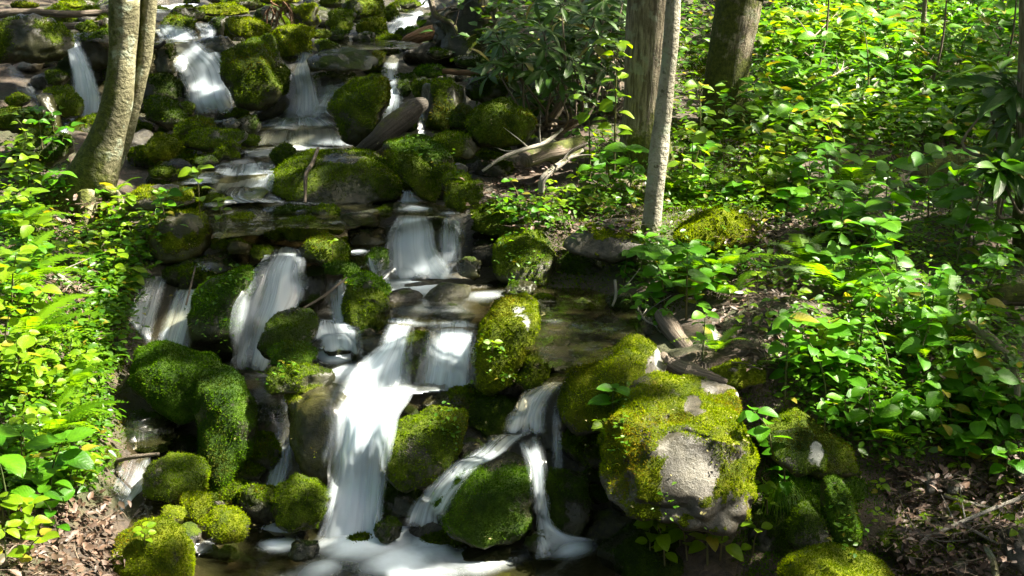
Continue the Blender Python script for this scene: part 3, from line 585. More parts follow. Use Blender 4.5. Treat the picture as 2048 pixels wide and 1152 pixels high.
# ---- soil bank beyond the big boulder
gb = 'stones on the soil bank'
R_(mb, 'mossy bank rock behind the grass tuft', [(1530, 950), (1570, 925), (1640, 940), (1720, 980), (1745, 1060), (1720, 1130), (1600, 1140), (1520, 1090), (1500, 1010)], 5.15, .75, 'g', .3, group=gb, dep=.6)
R_(mb, 'mossy bank rock above the lichened rock', [(1500, 840), (1560, 815), (1620, 830), (1700, 900), (1720, 960), (1640, 960), (1540, 920)], 5.25, .7, 'n', .3, group=gb, dep=.6)
R_('bank_boulder', 'half-buried dark rock at the edge of the thin falls', [(190, 640), (225, 610), (265, 640), (275, 720), (240, 760), (195, 720)], 6.35, .5, 'd', .8, group=gb)
R_('bank_boulder', 'mossy bank rock under the leafy bank above the dark still water', [(150, 720), (190, 690), (250, 700), (262, 760), (210, 790), (150, 780)], 6.0, .55, 'd', .7, group=gb)
R_('bank_boulder', 'dark rock beside the fern over the brown side pool', [(170, 915), (215, 890), (245, 930), (235, 985), (190, 990), (160, 960)], 5.35, .5, 'n', .7, group=gb)
R_(mb, 'smooth bright mossy boulder at the lower edge below the mossy mound', [(1555, 1150), (1590, 1108), (1660, 1088), (1730, 1095), (1790, 1135), (1800, 1200), (1660, 1240), (1560, 1210)], 4.5, .86, 'y', .2, dry=True, group=gb, facets=1, tuft=1.2)
R_(mb, 'dark mossy rock with a pale lichen patch beside the grass tuft', [(1535, 880), (1570, 855), (1625, 862), (1655, 895), (1645, 940), (1590, 955), (1545, 930)], 4.95, .65, 'd', .3, group=gb, lichen=[(1633, 908, 15, 26)])
R_(mb, 'tall mossy mound under the rock with the pale lichen patch', [(1640, 985), (1665, 950), (1700, 990), (1725, 1060), (1715, 1100), (1660, 1100), (1640, 1050)], 4.85, .85, 'g', .2, group=gb)
R_(mb, 'shaded mossy stone between the grass tuft and the mossy mound', [(1575, 1030), (1610, 1000), (1650, 1020), (1660, 1085), (1600, 1110), (1570, 1080)], 4.8, .7, 'd', .3, group=gb)
R_(mb, 'low mossy stone filling the bank below the grass tuft', (1480, 1000, 1590, 1120), 5.0, .5, 'd', .3, group=gb)
R_('bank_boulder', 'brown flat stone with a lichen spot beside the bright mossy boulder', [(1750, 1075), (1790, 1058), (1835, 1080), (1848, 1105), (1825, 1125), (1780, 1105)], 4.83, .35, 'n', .3, group=gb)
R_('grey_stone', 'pale grey stone under the long bare stick', [(1856, 1052), (1880, 1043), (1912, 1050), (1905, 1070), (1865, 1070)], 4.92, .05, dry=True, wet=.1, group=gb)
R_(mb, 'round mossy cushion beside the long bare stick', (1896, 1002, 1942, 1048), 4.98, .85, 'y', .1, group=gb)
R_(mb, 'wide low mossy cushion under the long bare stick', [(1942, 1050), (1970, 1022), (2010, 1015), (2035, 1035), (2025, 1065), (1970, 1072)], 4.92, .8, 'n', .1, group=gb)
R_('bank_boulder', 'large grey-brown stone cut by the edge beyond the mossy cushion', (2000, 1060, 2100, 1150), 4.72, .2, dry=True, wet=.2, group=gb)
R_('grey_stone', 'small pale stone beside the birch twig', (1898, 1122, 1945, 1152), 4.7, .1, dry=True, wet=.1, group=gb)
R_('grey_stone', 'pale rounded stone standing in dead leaves', [(1845, 965), (1855, 944), (1868, 952), (1870, 985), (1850, 990)], 5.1, .1, dry=True, wet=.1, group=gb)
R_('bank_boulder', 'flat brown stone behind the pale rounded stone', (1880, 960, 1932, 990), 5.14, .2, 'd', group=gb)
R_('bank_boulder', 'grey stone cut by the edge beside the soil slope', (2025, 925, 2070, 965), 5.2, .15, dry=True, wet=.1, group=gb)
R_(mb, 'sunlit mossy boulder behind the bright fern', [(1346, 432), (1400, 421), (1452, 411), (1492, 430), (1524, 462), (1505, 482), (1470, 502), (1400, 508), (1358, 482)], 6.75, .9, 'y', .1, group=gb, dry=True, tuft=1.3)
R_('bank_boulder', 'grey-nosed rock with hanging moss beside the birch', [(1126, 490), (1160, 460), (1215, 437), (1272, 444), (1292, 490), (1272, 522), (1220, 528), (1170, 512), (1140, 506)], 6.75, .5, 'y', .1, group=gb, dry=True, bare=[(1160, 485, 36, 26), (1220, 445, 40, 14)])
R_(mb, 'mossy mound dripping towards the shallow pool', [(985, 500), (1005, 460), (1050, 448), (1100, 465), (1115, 520), (1100, 575), (1040, 585), (995, 560)], 6.8, .75, 'n', .4, group=gb)
R_(mb, 'mossy mound with a seedling above the double fall', (945, 400, 1062, 475), 7.1, .75, 'n', .3, group=gb)
R_('dark_boulder', 'dark hollowed rock under the grey-nosed rock', (1110, 500, 1240, 585), 6.85, .4, 'd', .5, group=gb)
R_(mb, 'moss-covered stone below the bright fern', (1342, 528, 1415, 602), 6.35, .8, 'y', .1, group=gb)
R_(mb, 'low sunlit mossy stone beyond the weathered logs', [(1415, 740), (1450, 720), (1500, 718), (1532, 735), (1528, 765), (1480, 778), (1430, 770)], 5.4, .75, 'y', .1, group=gb, dry=True)
R_(mb, 'small mossy stone beside the soil slope', (1408, 678, 1455, 722), 5.65, .7, 'n', .1, group=gb)
R_(mb, 'mossy stump-like stone among the far leaves', (1588, 318, 1668, 388), 8.6, .8, 'n', .1, group=gb)
R_(mb, 'mossy stone hidden among broad leaves', (1605, 455, 1692, 505), 7.0, .8, 'n', .1, group=gb)
R_(mb, 'mossy bank stone beside the fallen white leaf', (1500, 505, 1580, 550), 6.7, .7, 'y', .1, group=gb)
R_('grey_stone', 'grey stone at the rim of the shallow pool', [(1145, 605), (1165, 595), (1190, 610), (1182, 622), (1150, 618)], 6.35, .05, wet=.5, dry=True)
R_('dark_boulder', 'purple-brown stone in the shallow pool', (1090, 628, 1150, 652), 6.2, .05, wet=1, lean=1)
for lab, box, Y in (('dark stone at the far rim of the shallow pool', (1215, 585, 1275, 625), 6.3), ('brown stone where the weathered log meets the shallow pool', (1262, 630, 1320, 672), 6.0), ('low dark stone in the middle of the shallow pool', (1190, 628, 1240, 646), 6.15), ('flat brown stone between the upright sunlit stone and the shallow pool', (1078, 668, 1135, 694), 5.9), ('wet dark stone under the pointed crest', (1215, 690, 1275, 725), 5.75), ('wet stone below the mossy mound by the shallow pool', (1010, 560, 1075, 592), 6.5)):
    R_('dark_boulder', lab, box, Y, .3, 'd', 1, lean=.6)
R_('dark_boulder', 'flat sunken stone in the shallow pool', (1160, 648, 1200, 666), 6.05, .25, wet=1, lean=1)
R_('dark_boulder', 'pale sunken stone in the shallow pool', (1088, 648, 1128, 664), 6.0, .0, wet=1, lean=1, dry=True)
R_('dark_boulder', 'shaded bare grey rock at the roots of the rhododendron', (1030, 275, 1120, 330), 7.9, .3, 'd', .2)
R_('dark_boulder', 'earthy root plate of the fallen tree', [(860, 60), (890, 10), (950, -20), (990, 30), (1000, 110), (960, 150), (900, 130)], 10.3, .2, 'n', .1, rough=.2)

# ---- small stones strewn along the bed
BVH = BVHTree.FromPolygons(np.vstack(BV).tolist(), np.vstack(BF).tolist())
def hit(u, v):
    d = Vector(ray(u, v)).normalized(); h = BVH.ray_cast(Vector(EYE), d)
    return h
def drop(x, y, z=6.0):
    h = BVH.ray_cast(Vector((x, y, z)), Vector((0, 0, -1)))
    return h
# ---------------------------------------------------------------- water
def inside(poly, x, y):
    c = np.zeros(x.shape, bool); n = len(poly)
    for i in range(n):
        x1, y1 = poly[i]; x2, y2 = poly[(i + 1) % n]
        if y1 == y2: continue
        c ^= ((y1 > y) != (y2 > y)) & (x < (x2 - x1) * (y - y1) / (y2 - y1) + x1)
    return c
POOLPX = []
def pool(label, z, outline, foam=(), base=0.0, step=.022):
    POOLPX.append(np.array(outline, float))
    w = np.array([PZ(u, v, z)[:2] for u, v in outline]); lo, hi = w.min(0), w.max(0)
    X, Y = np.meshgrid(np.arange(lo[0], hi[0] + step, step), np.arange(lo[1], hi[1] + step, step)); x, y = X.ravel(), Y.ravel()
    ok = inside(w, x, y); fc = grid_faces(X.shape[1], X.shape[0]); fc = fc[ok[fc].all(1)]
    use = np.unique(fc); m = np.full(len(x), -1); m[use] = np.arange(len(use)); fc = m[fc]; x, y = x[use], y[use]
    f = np.full(len(x), base)
    p = np.stack([x, y, 0 * x], 1)
    for (u, v, ru, rv, a) in foam:
        c = PZ(u, v, z); r1 = ru / F * c[1] * 1.02; r2 = abs(PZ(u, v - rv, z)[1] - PZ(u, v + rv, z)[1]) / 2
        d = np.hypot((x - c[0]) / r1, (y - c[1]) / r2) * (1 + .35 * fbm(p * 5, 3, 8))
        f = np.maximum(f, a * np.exp(-2.2 * d * d))
    zz = z + .006 * fbm(p * 3.5, 3, 4) + .018 * f * (.5 + .5 * fbm(p * 7, 3, 6)) + .006 * f
    c = np.array([x.mean(), y.mean(), z])
    o = link('stream_pool', make_mesh('stream_pool', np.stack([x, y, zz], 1) - c, fc, M['pool'], attrs={'foam': f}), loc=c)
    return tag(o, label, kind='structure')
pool('lower pool churned white below the main waterfall', 0.0, [(330, 1240), (370, 1090), (480, 1055), (620, 1040), (900, 1040), (1210, 1050), (1260, 1240)],
     [(720, 1090, 150, 65, 1.0), (800, 1130, 160, 60, .85), (860, 1085, 60, 30, .7), (960, 1120, 140, 50, .45), (1120, 1095, 95, 26, .85), (560, 1090, 90, 28, .9), (650, 1140, 90, 40, .6), (410, 1098, 30, 22, .6)], base=.03)
pool('brown side pool beside the ferns', .10, [(150, 1075), (165, 1000), (290, 975), (430, 985), (420, 1060), (260, 1075)], [(245, 1005, 50, 14, .8)])
pool('dark still water behind the ferns', .27, [(150, 870), (190, 780), (320, 780), (390, 870), (300, 900)], [(250, 790, 20, 10, .3)])
pool('white boiling basin above the main waterfall', .455, [(650, 800), (645, 765), (700, 755), (900, 768), (890, 784), (840, 795), (760, 802)], [(760, 810, 150, 50, 1.2), (680, 780, 70, 50, .9), (860, 800, 90, 24, .9)], base=.25)
pool('wide clear pool below the double fall', .665, [(740, 648), (765, 555), (900, 535), (1010, 545), (1100, 560), (1230, 590), (1300, 630), (1290, 690), (1200, 725), (1110, 745), (1050, 700), (955, 662), (850, 658)],
     [(850, 575, 120, 30, .85), (970, 592, 90, 20, .35), (880, 620, 170, 34, .28), (1110, 645, 40, 10, .25), (820, 650, 80, 18, .3), (910, 655, 70, 16, .3)], base=.05)
pool('step pool above the double fall', .985, [(735, 432), (765, 408), (860, 402), (940, 420), (928, 434)], [(830, 420, 60, 12, .7), (900, 428, 40, 8, .4)])
pool('quiet green pool around the flat-topped boulder', .97, [(400, 420), (440, 385), (560, 385), (760, 410), (780, 440), (690, 462), (560, 455), (520, 470), (430, 480)], [(470, 388, 90, 18, .6), (610, 405, 110, 12, .35), (540, 395, 80, 14, .45)], base=.04)
pool('still pool at the lip of the broad silky fall', .845, [(440, 508), (450, 455), (560, 450), (700, 490), (760, 490), (760, 512), (640, 518)], [(510, 468, 40, 8, .7), (715, 505, 35, 10, .7), (560, 515, 50, 10, .3)])
pool('upper pool at the foot of the twin fall', 1.085, [(330, 372), (420, 300), (500, 285), (640, 270), (720, 285), (790, 305), (760, 330), (560, 345), (470, 365)], [(600, 292, 110, 12, .7), (520, 310, 70, 18, .5), (400, 360, 60, 18, .5), (480, 325, 50, 20, .45)])
pool('foaming ledge below the tall cascade', 1.20, [(380, 260), (400, 225), (520, 222), (680, 225), (700, 255), (520, 265)], [(450, 236, 70, 14, .9), (600, 240, 80, 16, .9)])
pool('small landing pool under the thin central fall', .47, [(610, 770), (625, 690), (720, 685), (800, 700), (780, 740), (700, 780)], [(680, 715, 70, 30, .9), (700, 745, 60, 30, .9)])
pool('shadowed water below the broad silky fall', .36, [(440, 790), (455, 735), (560, 725), (600, 760), (560, 810)], [(500, 750, 50, 20, .8)])
pool('thin sheet of water on top of the dripping slab', 1.655, [(600, 100), (620, 84), (760, 80), (850, 86), (840, 98), (700, 100)], [(610, 105, 20, 8, .5)])
pool('still upper water behind the broad dark boulder', 1.70, [(100, 80), (110, 55), (330, 45), (420, 55), (380, 85), (230, 85)], [(330, 60, 40, 12, .6)])
pool('far upper stream glinting in the sun', 1.80, [(290, 40), (320, 2), (400, 2), (420, 30), (360, 45)], [(350, 15, 60, 14, .9)], base=.1)
pool('little basin in the narrow run', 1.08, [(740, 275), (755, 235), (860, 240), (850, 290), (780, 300)], [(785, 252, 30, 12, .7)])
pool('seep of water in the far gully', 1.0, [(1870, 340), (1880, 245), (1960, 240), (1940, 330)], [(1895, 265, 20, 20, .3)])

FALLPX = []
def fall(label, secs, dens=.5, drape=True, back=.036, layers=2, wob=.006, nv=60):
    """secs: left pixel, right pixel, pixel row, distance, listed from the lip to the foot"""
    dens = dens - (.16 if dens < .9 else .0); secs = np.asarray(secs, float); wd = (secs[:, 1] - secs[:, 0]) * .12; secs[:, 0] -= wd; secs[:, 1] += wd; q = spline(secs, nv); nu = int(np.clip((secs[:, 1] - secs[:, 0]).mean() / 2.2, 8, 48))
    FALLPX.append(np.vstack([secs[:, [0, 2]] - (14, 0), (secs[:, [1, 2]] + (14, 0))[::-1]]))
    base = P((secs[-1, 0] + secs[-1, 1]) / 2, secs[-1, 2], secs[-1, 3]); root = None
    for L in range(layers):
        t = np.linspace(0, 1, nu); sd = rng.uniform(0, 50)
        u = q[:, 0:1] + (q[:, 1] - q[:, 0])[:, None] * t; v = np.repeat(q[:, 2:3], nu, 1); Yd = np.repeat(q[:, 3:4], nu, 1)
        u = u + 3.5 * fbm(np.stack([q[:, 2] * .03 + sd, 0 * q[:, 2], 0 * q[:, 2]], 1), 2, 2)[:, None] * (abs(t - .5) * 2)
        V = np.array([P(a, b, c) for a, b, c in zip(u.ravel(), v.ravel(), Yd.ravel())])
        w = np.linalg.norm(V.reshape(nv, nu, 3)[:, -1] - V.reshape(nv, nu, 3)[:, 0], axis=1).mean()
        s = np.concatenate([[0], np.cumsum(np.linalg.norm(np.diff(V.reshape(nv, nu, 3)[:, nu // 2], axis=0), axis=1))])
        UVm = np.stack([np.repeat(t[None] * w, nv, 0) + sd, np.repeat(s[:, None], nu, 1) + sd], -1).reshape(-1, 2)
        if drape:
            Yn = V[:, 1].copy()
            for i in range(len(V)):
                h = BVH.ray_cast(Vector((V[i, 0], V[i, 1] - .15, V[i, 2])), Vector((0, 1, 0)), .15 + .3)
                if h[0] is not None and h[1].y < .2: Yn[i] = min(V[i, 1] + .1, h[0].y - back)
            g = Yn.reshape(nv, nu)
            for _ in range(24):                    # the sheet leaps smoothly over what it runs across
                k = np.pad(g, 1, 'edge'); g2 = (k[:-2, 1:-1] + k[2:, 1:-1] + k[1:-1, :-2] + k[1:-1, 2:] + 2 * g) / 6
                g = np.minimum(g2, g + .004)
            V[:, 1] = g.ravel()
        ridge = fbm(np.stack([UVm[:, 0] * 24, UVm[:, 1] * 1.3, 0 * UVm[:, 0] + L], 1), 3, 11 + L)
        V[:, 1] += -wob * ridge - L * .016
        T = np.repeat(t[None], nv, 0).ravel(); K = np.repeat(np.linspace(0, 1, nv)[:, None], nu, 1).ravel()
        e = sstep(0, .38, T + .12 * ridge) * sstep(0, .38, 1 - T + .12 * ridge) * sstep(-.05, .12, K + .05 * ridge) * sstep(-.02, .10, 1 - K + .06 * ridge) * (1 if L == 0 else .7)
        d = np.clip(dens + .25 * (K - .5) + .2 * fbm(np.stack([UVm[:, 0] * 9, UVm[:, 1] * .8, 0 * K + 5], 1), 2, 3), 0, 1)
        o = link('waterfall' if L == 0 else 'veil', make_mesh('waterfall', V - base, grid_faces(nu, nv), M['fall'], uv=UVm, attrs={'edge': e, 'dens': d}), root, None if root else base)
        if L == 0: root = o; tag(o, label, kind='structure')
    return root
fall('main waterfall dropping in one white column into the lower pool', [(692, 822, 786, 5.56), (686, 806, 804, 5.45), (676, 786, 838, 5.36), (670, 768, 920, 5.28), (660, 762, 1020, 5.25), (640, 775, 1092, 5.22)], .95, layers=3, back=.06, wob=.012)
fall('water sliding off the tall wet slab into the main waterfall', [(690, 740, 745, 5.62), (650, 720, 790, 5.5), (655, 710, 850, 5.4), (640, 690, 930, 5.33)], .45)
fall('slanting curtain fall feeding the white basin', [(775, 830, 632, 6.05), (772, 826, 650, 5.92), (766, 822, 664, 5.82), (752, 815, 700, 5.75), (700, 810, 750, 5.68), (665, 805, 800, 5.6)], .72, layers=3)
fall('straight curtain fall beside the upright sunlit stone', [(862, 950, 638, 6.02), (858, 950, 656, 5.88), (856, 949, 668, 5.8), (852, 948, 690, 5.74), (845, 944, 740, 5.68), (832, 938, 800, 5.62)], .75, layers=3)
fall('broad arm of the double fall', [(800, 850, 411, 7.14), (800, 850, 424, 6.97), (795, 852, 434, 6.87), (778, 862, 465, 6.83), (772, 872, 515, 6.76), (762, 912, 568, 6.64)], 0.78, layers=3)
fall('slim arm of the double fall', [(890, 925, 414, 7.1), (888, 925, 426, 6.95), (886, 924, 436, 6.86), (880, 920, 470, 6.82), (876, 916, 550, 6.72)], .6)
fall('fan of water between the flat-topped boulder and the loaf-shaped stone', [(808, 828, 380, 7.4), (802, 842, 400, 7.28), (785, 880, 432, 7.12)], 0.8)
fall('low white step at the head of the quiet green pool', [(450, 542, 318, 8.15), (445, 542, 338, 7.74), (436, 542, 352, 7.56), (425, 542, 384, 7.5)], .7, layers=3)
fall('domed step of foam at the foot of the twin fall', [(560, 640, 232, 9.0), (528, 672, 258, 8.78), (508, 690, 294, 8.6)], 0.75, layers=3)
fall('twin fall pouring between boulders', [(598, 632, 103, 9.4), (584, 630, 140, 9.22), (578, 640, 190, 9.1), (565, 652, 238, 8.95)], 0.85, layers=3)
fall('thin drips falling from the rim of the grey slab', [(645, 720, 138, 9.05), (645, 705, 165, 8.98), (640, 690, 196, 8.95)], .38)
fall('small spill joining the twin fall', [(655, 680, 185, 9.0), (632, 672, 205, 8.92), (620, 665, 232, 8.85)], 0.72)
fall('tall cascade spreading over the dark rock step', [(305, 372, 48, 10.0), (322, 405, 80, 9.7), (350, 440, 120, 9.4), (372, 455, 170, 9.2), (385, 478, 230, 9.02)], 0.8, layers=3)
fall('forked branch of the tall cascade', [(392, 420, 45, 10.2), (408, 440, 85, 9.75), (432, 462, 140, 9.4), (452, 474, 215, 9.1)], 0.75)
fall('curtain fall behind the twin-stemmed tree', [(118, 150, 70, 9.5), (140, 172, 105, 9.12), (150, 192, 150, 9.0), (154, 204, 200, 8.95), (146, 206, 252, 8.9)], 0.8, layers=3, drape=False)
fall('narrow rill running down beside the bank', [(2, 24, 130, 9.4), (22, 52, 160, 9.15), (44, 82, 200, 8.95), (60, 78, 232, 8.8)], .5)
fall('small spout at the foot of the curtain fall', [(125, 146, 236, 8.75), (122, 150, 266, 8.65)], .7)
fall('narrow run between mossy stones above the dead log', [(782, 806, 108, 9.45), (765, 800, 145, 9.1), (776, 806, 185, 8.85), (768, 806, 215, 8.6), (764, 798, 252, 8.4)], 0.75)
fall('thin spout beside the upper end of the dead log', [(836, 850, 210, 8.6), (836, 848, 245, 8.45), (832, 846, 275, 8.4)], .5)
fall('small upper fall at the top of the stream', [(828, 848, 18, 12.3), (795, 846, 32, 11.9), (775, 825, 52, 11.5), (762, 795, 84, 11.0)], .7, layers=3)
fall('glimpse of another fall beyond the small upper fall', [(838, 856, -6, 13.2), (836, 858, 14, 12.9)], .7)
fall('broad silky fall below the still pool', [(545, 605, 490, 6.82), (540, 605, 504, 6.62), (534, 604, 516, 6.48), (515, 602, 545, 6.36), (492, 600, 600, 6.25), (478, 560, 670, 6.15), (462, 528, 752, 6.02)], 0.8, layers=3)
fall('film of water over the ledge feeding the thin falls', [(408, 440, 500, 6.9), (395, 440, 525, 6.7), (330, 400, 550, 6.58)], 0.58)
fall('outer thin fall against the leafy bank', [(282, 330, 560, 6.55), (270, 318, 600, 6.45), (264, 312, 700, 6.35)], 0.74)
fall('inner thin fall beside the mossy rock mass', [(345, 390, 585, 6.5), (332, 384, 630, 6.42), (324, 378, 705, 6.32)], 0.76)
fall('trickle winding down beside the huge mossy boulder', [(482, 545, 755, 6.0), (510, 572, 810, 5.78), (538, 585, 870, 5.62), (538, 578, 940, 5.5), (526, 556, 1010, 5.36)], 0.66)
fall('short white spill into the lower pool below the trickle', [(528, 556, 1030, 5.3), (522, 566, 1060, 5.22), (495, 620, 1096, 5.12)], .8)
fall('thin central fall above its landing pool', [(655, 700, 555, 6.5), (655, 702, 600, 6.35), (664, 704, 650, 6.2)], 0.72)
fall('arching curtain over the veiled stone', [(632, 700, 636, 6.2), (630, 716, 660, 6.05), (636, 722, 712, 5.95)], 0.74)
fall('thin fall beside the pointed mossy rock', [(1095, 1145, 738, 5.75), (1060, 1115, 775, 5.5), (1030, 1092, 820, 5.4), (1012, 1085, 884, 5.28)], .62, layers=2)
fall('water running over the back of the broad mossy boulder', [(980, 1060, 882, 5.25), (925, 985, 920, 5.15), (870, 920, 965, 5.12), (835, 885, 1010, 5.1), (800, 880, 1075, 5.04)], 0.66, layers=1, wob=.002)
fall('narrow ribbon falling between the two mossy boulders', [(1035, 1085, 884, 5.22), (1058, 1092, 930, 5.12), (1068, 1095, 1000, 5.08), (1075, 1110, 1055, 5.04), (1085, 1190, 1100, 4.98)], 0.75, layers=2)
fall('dripping strand onto the dark mossy boulder', [(1112, 1134, 765, 5.6), (1108, 1128, 830, 5.42), (1105, 1126, 938, 5.3)], 0.6)
fall('trickle over the wet stone beside the ferns', [(255, 305, 838, 5.6), (240, 300, 880, 5.48), (238, 300, 915, 5.4)], .35)
fall('small spill into the brown side pool', [(250, 305, 925, 5.4), (238, 290, 965, 5.3), (225, 275, 1005, 5.2)], 0.62)
fall('glassy spill over the smooth grey stone', [(345, 375, 1042, 5.05), (360, 395, 1070, 4.9), (375, 420, 1104, 4.84)], .4)
fall('shallow run sliding past the dark flat stone', [(455, 520, 362, 7.5), (430, 530, 385, 7.38), (440, 560, 405, 7.25)], .55)
fall('film of water over the wide rock step under the foaming cascade', [(520, 690, 246, 8.95), (508, 694, 272, 8.75), (500, 700, 296, 8.58)], .5)
fall('thin white threads beside the slim arm of the double fall', [(912, 935, 432, 6.93), (905, 930, 480, 6.8), (900, 928, 550, 6.7)], .42)
fall('short threads into the wide clear pool', [(735, 775, 505, 6.62), (745, 790, 540, 6.55), (755, 800, 572, 6.45)], .5)
fall('seeping drips below the flat-topped boulder', [(690, 735, 500, 6.7), (695, 745, 530, 6.55)], .5)

# ---- loose stones strewn along the bed
SMARKS = [(100, 100, 'by the curtain fall behind the twin-stemmed tree'), (330, 60, 'at the head of the tall cascade'), (420, 240, 'below the tall cascade'), (620, 60, 'under the upper rim of stones'), (800, 100, 'below the small upper fall'), (600, 250, 'at the foot of the twin fall'),
          (820, 230, 'around the dead log'), (960, 260, 'among the shaded boulders under the rhododendron'), (400, 340, 'in the shallows beside the twin-stemmed tree'), (480, 400, 'at the white rapids'), (650, 400, 'around the flat-topped boulder'), (900, 400, 'in the gravel below the rounded boulder'),
          (420, 500, 'at the lip of the thin falls'), (620, 500, 'at the still pool'), (850, 480, 'around the double fall'), (300, 620, 'around the thin falls'), (520, 640, 'around the broad silky fall'), (700, 640, 'around the thin central fall'), (900, 620, 'in the wide clear pool'), (1180, 640, 'in the shallow brown pool'),
          (240, 820, 'in the dark still water'), (520, 850, 'along the trickle beside the huge mossy boulder'), (620, 760, 'above the tall wet slab'), (820, 780, 'by the white basin'), (1050, 800, 'around the thin fall'), (320, 980, 'by the brown side pool'), (520, 1060, 'at the rim of the lower pool'), (820, 1050, 'at the foot of the main waterfall'), (1120, 1060, 'below the dark mossy boulder'), (1250, 900, 'behind the big yellow-mossed boulder')]
stone_meshes = []; moss_meshes = []
for k in range(8):
    U, Fc = ICO[3]; V = U * np.array([1, .85, .62]); V = V + U * (.16 * fbm(U * 1.4 + k * 9, 3, k) + .05 * fbm(U * 5 + k, 2, k + 4))[:, None]
    mk = np.clip(.48 + .35 * U[:, 2] + .4 * fbm(U * 1.5 + k, 3, k + 2) - (.4 if k % 3 == 0 else 0), 0, 1)
    stone_moss = tufts(V, Fc, np.clip(mk * 1.25, 0, 1), 520, .085, None, 300 + k, (1, 1, 1, 1)) if k % 3 else None
    moss_meshes.append(stone_moss.data if stone_moss else None)
    if stone_moss: bpy.data.objects.remove(stone_moss)
    stone_meshes.append(make_mesh('bed_stone', V, Fc, M['rock' if k % 4 else 'dry'], attrs={'moss': mk, 'lichen': 0 * mk, 'wet': 0 * mk + .8}))
n_st = 0; tries = 0
while n_st < 230 and tries < 5000:
    tries += 1
    u = rng.uniform(60, 1330); v = rng.uniform(5, 1130) if n_st % 3 else rng.uniform(5, 450)
    if any(q[:, 0].min() < u < q[:, 0].max() and q[:, 1].min() < v < q[:, 1].max() and inside(q, np.array([u]), np.array([v]))[0] for q in FALLPX + (POOLPX if tries % 3 else [])): continue
    h = hit(u, v)
    if h[0] is None or h[1].z < .35: continue
    x, y, z = h[0]
    if bed_mask(np.array([x]), np.array([y]))[0] < .6: continue
    if abs(z - ground_z(np.array([x]), np.array([y]))[0]) > .03: continue
    s = (rng.uniform(.03, .07) if n_st % 2 else rng.uniform(.07, .13)) * (1 + .08 * (y - 5))
    o = link('bed_stone', stone_meshes[n_st % 8], loc=(x, y, z + s * .1)); o.scale = (s, s * rng.uniform(.8, 1.2), s * rng.uniform(.7, 1.1)); o.rotation_euler = (rng.normal(0, .25), rng.normal(0, .25), rng.uniform(0, 6.28))
    o.color = MOSS_TINT['nd'[n_st % 2]]
    if moss_meshes[n_st % 8]: mo = link('moss', moss_meshes[n_st % 8], o); mo.color = o.color; mo['kind'] = 'stuff'
    w = min(SMARKS, key=lambda m: (m[0] - u) ** 2 + (m[1] - v) ** 2)[2]; w2 = ('fist-sized' if s < .06 else 'head-sized' if s < .1 else 'large') + (' mossy' if (n_st % 8) % 3 else ' bare')
    tag(o, f'{w2} loose stone {w}', 'stone', f'loose stones {w}'); n_st += 1


# ---------------------------------------------------------------- trees
def trunk_mesh(pts, sides=22, n=70, bump=.06, seed=0, flare=0.0):
    """pts: pixel u, v, distance, width in pixels"""
    W = np.array([P(u, v, Y) for u, v, Y, w in pts]); R = np.array([w / 2 / F * ((P(u, v, Y) - EYE) @ FWD) for u, v, Y, w in pts])
    q = spline(np.hstack([W, R[:, None]]), n)
    V, Fc, uv = tube(q[:, :3], np.maximum(q[:, 3], .004), sides, seed, bump)
    return V, Fc, uv, q
def bark_part(name, V, Fc, uv, mat, base, parent, moss, mossdir=(0, 0, 0), lo=None, hi=None):
    T = fix_quads(Fc)
    if np.einsum('ij,ij->i', V[T[:, 0]] - V.mean(0), np.cross(V[T[:, 1]] - V.mean(0), V[T[:, 2]] - V.mean(0))).sum() < 0: T = T[:, ::-1]
    a, b, c = V[T[:, 0]], V[T[:, 1]], V[T[:, 2]]; fn = np.cross(b - a, c - a); vn = np.zeros_like(V)
    for k in range(3): np.add.at(vn, T[:, k], fn)
    vn /= np.linalg.norm(vn, axis=1)[:, None] + 1e-12
    mk = moss + vn @ np.array(mossdir) + .25 * fbm(V * 3, 3, 5)
    if lo is not None: mk = mk + (1 - sstep(lo, hi, V[:, 2])) * .75
    solid(V, T)
    return link(name, make_mesh(name, V - np.asarray(base), T, mat, uv=uv, attrs={'moss': np.clip(mk, 0, 1)}), parent, None if parent else base)
trees = []                                       # (root, top of trunk) - crowns are hung on these further down
def up(pts, H=8.5):                              # carry a trunk on above the frame
    u, v, Y, w = pts[-1]; u0, v0, Y0, w0 = pts[-2]; out = list(pts)
    a, b = P(u0, v0, Y0), P(u, v, Y); d = (b - a) / np.linalg.norm(b - a); d = d * .5 + np.array([0, 0, .6]); d /= np.linalg.norm(d)
    for k in (1, 2, 3, 4):
        z = b + d * ((H - b[2]) / d[2]) * k / 4; uu, vv = pix(z); out.append((uu, vv, z[1], w * (1 - .16 * k) * (b - EYE).dot(FWD) / max(.5, (z - EYE) @ FWD)))
    return out
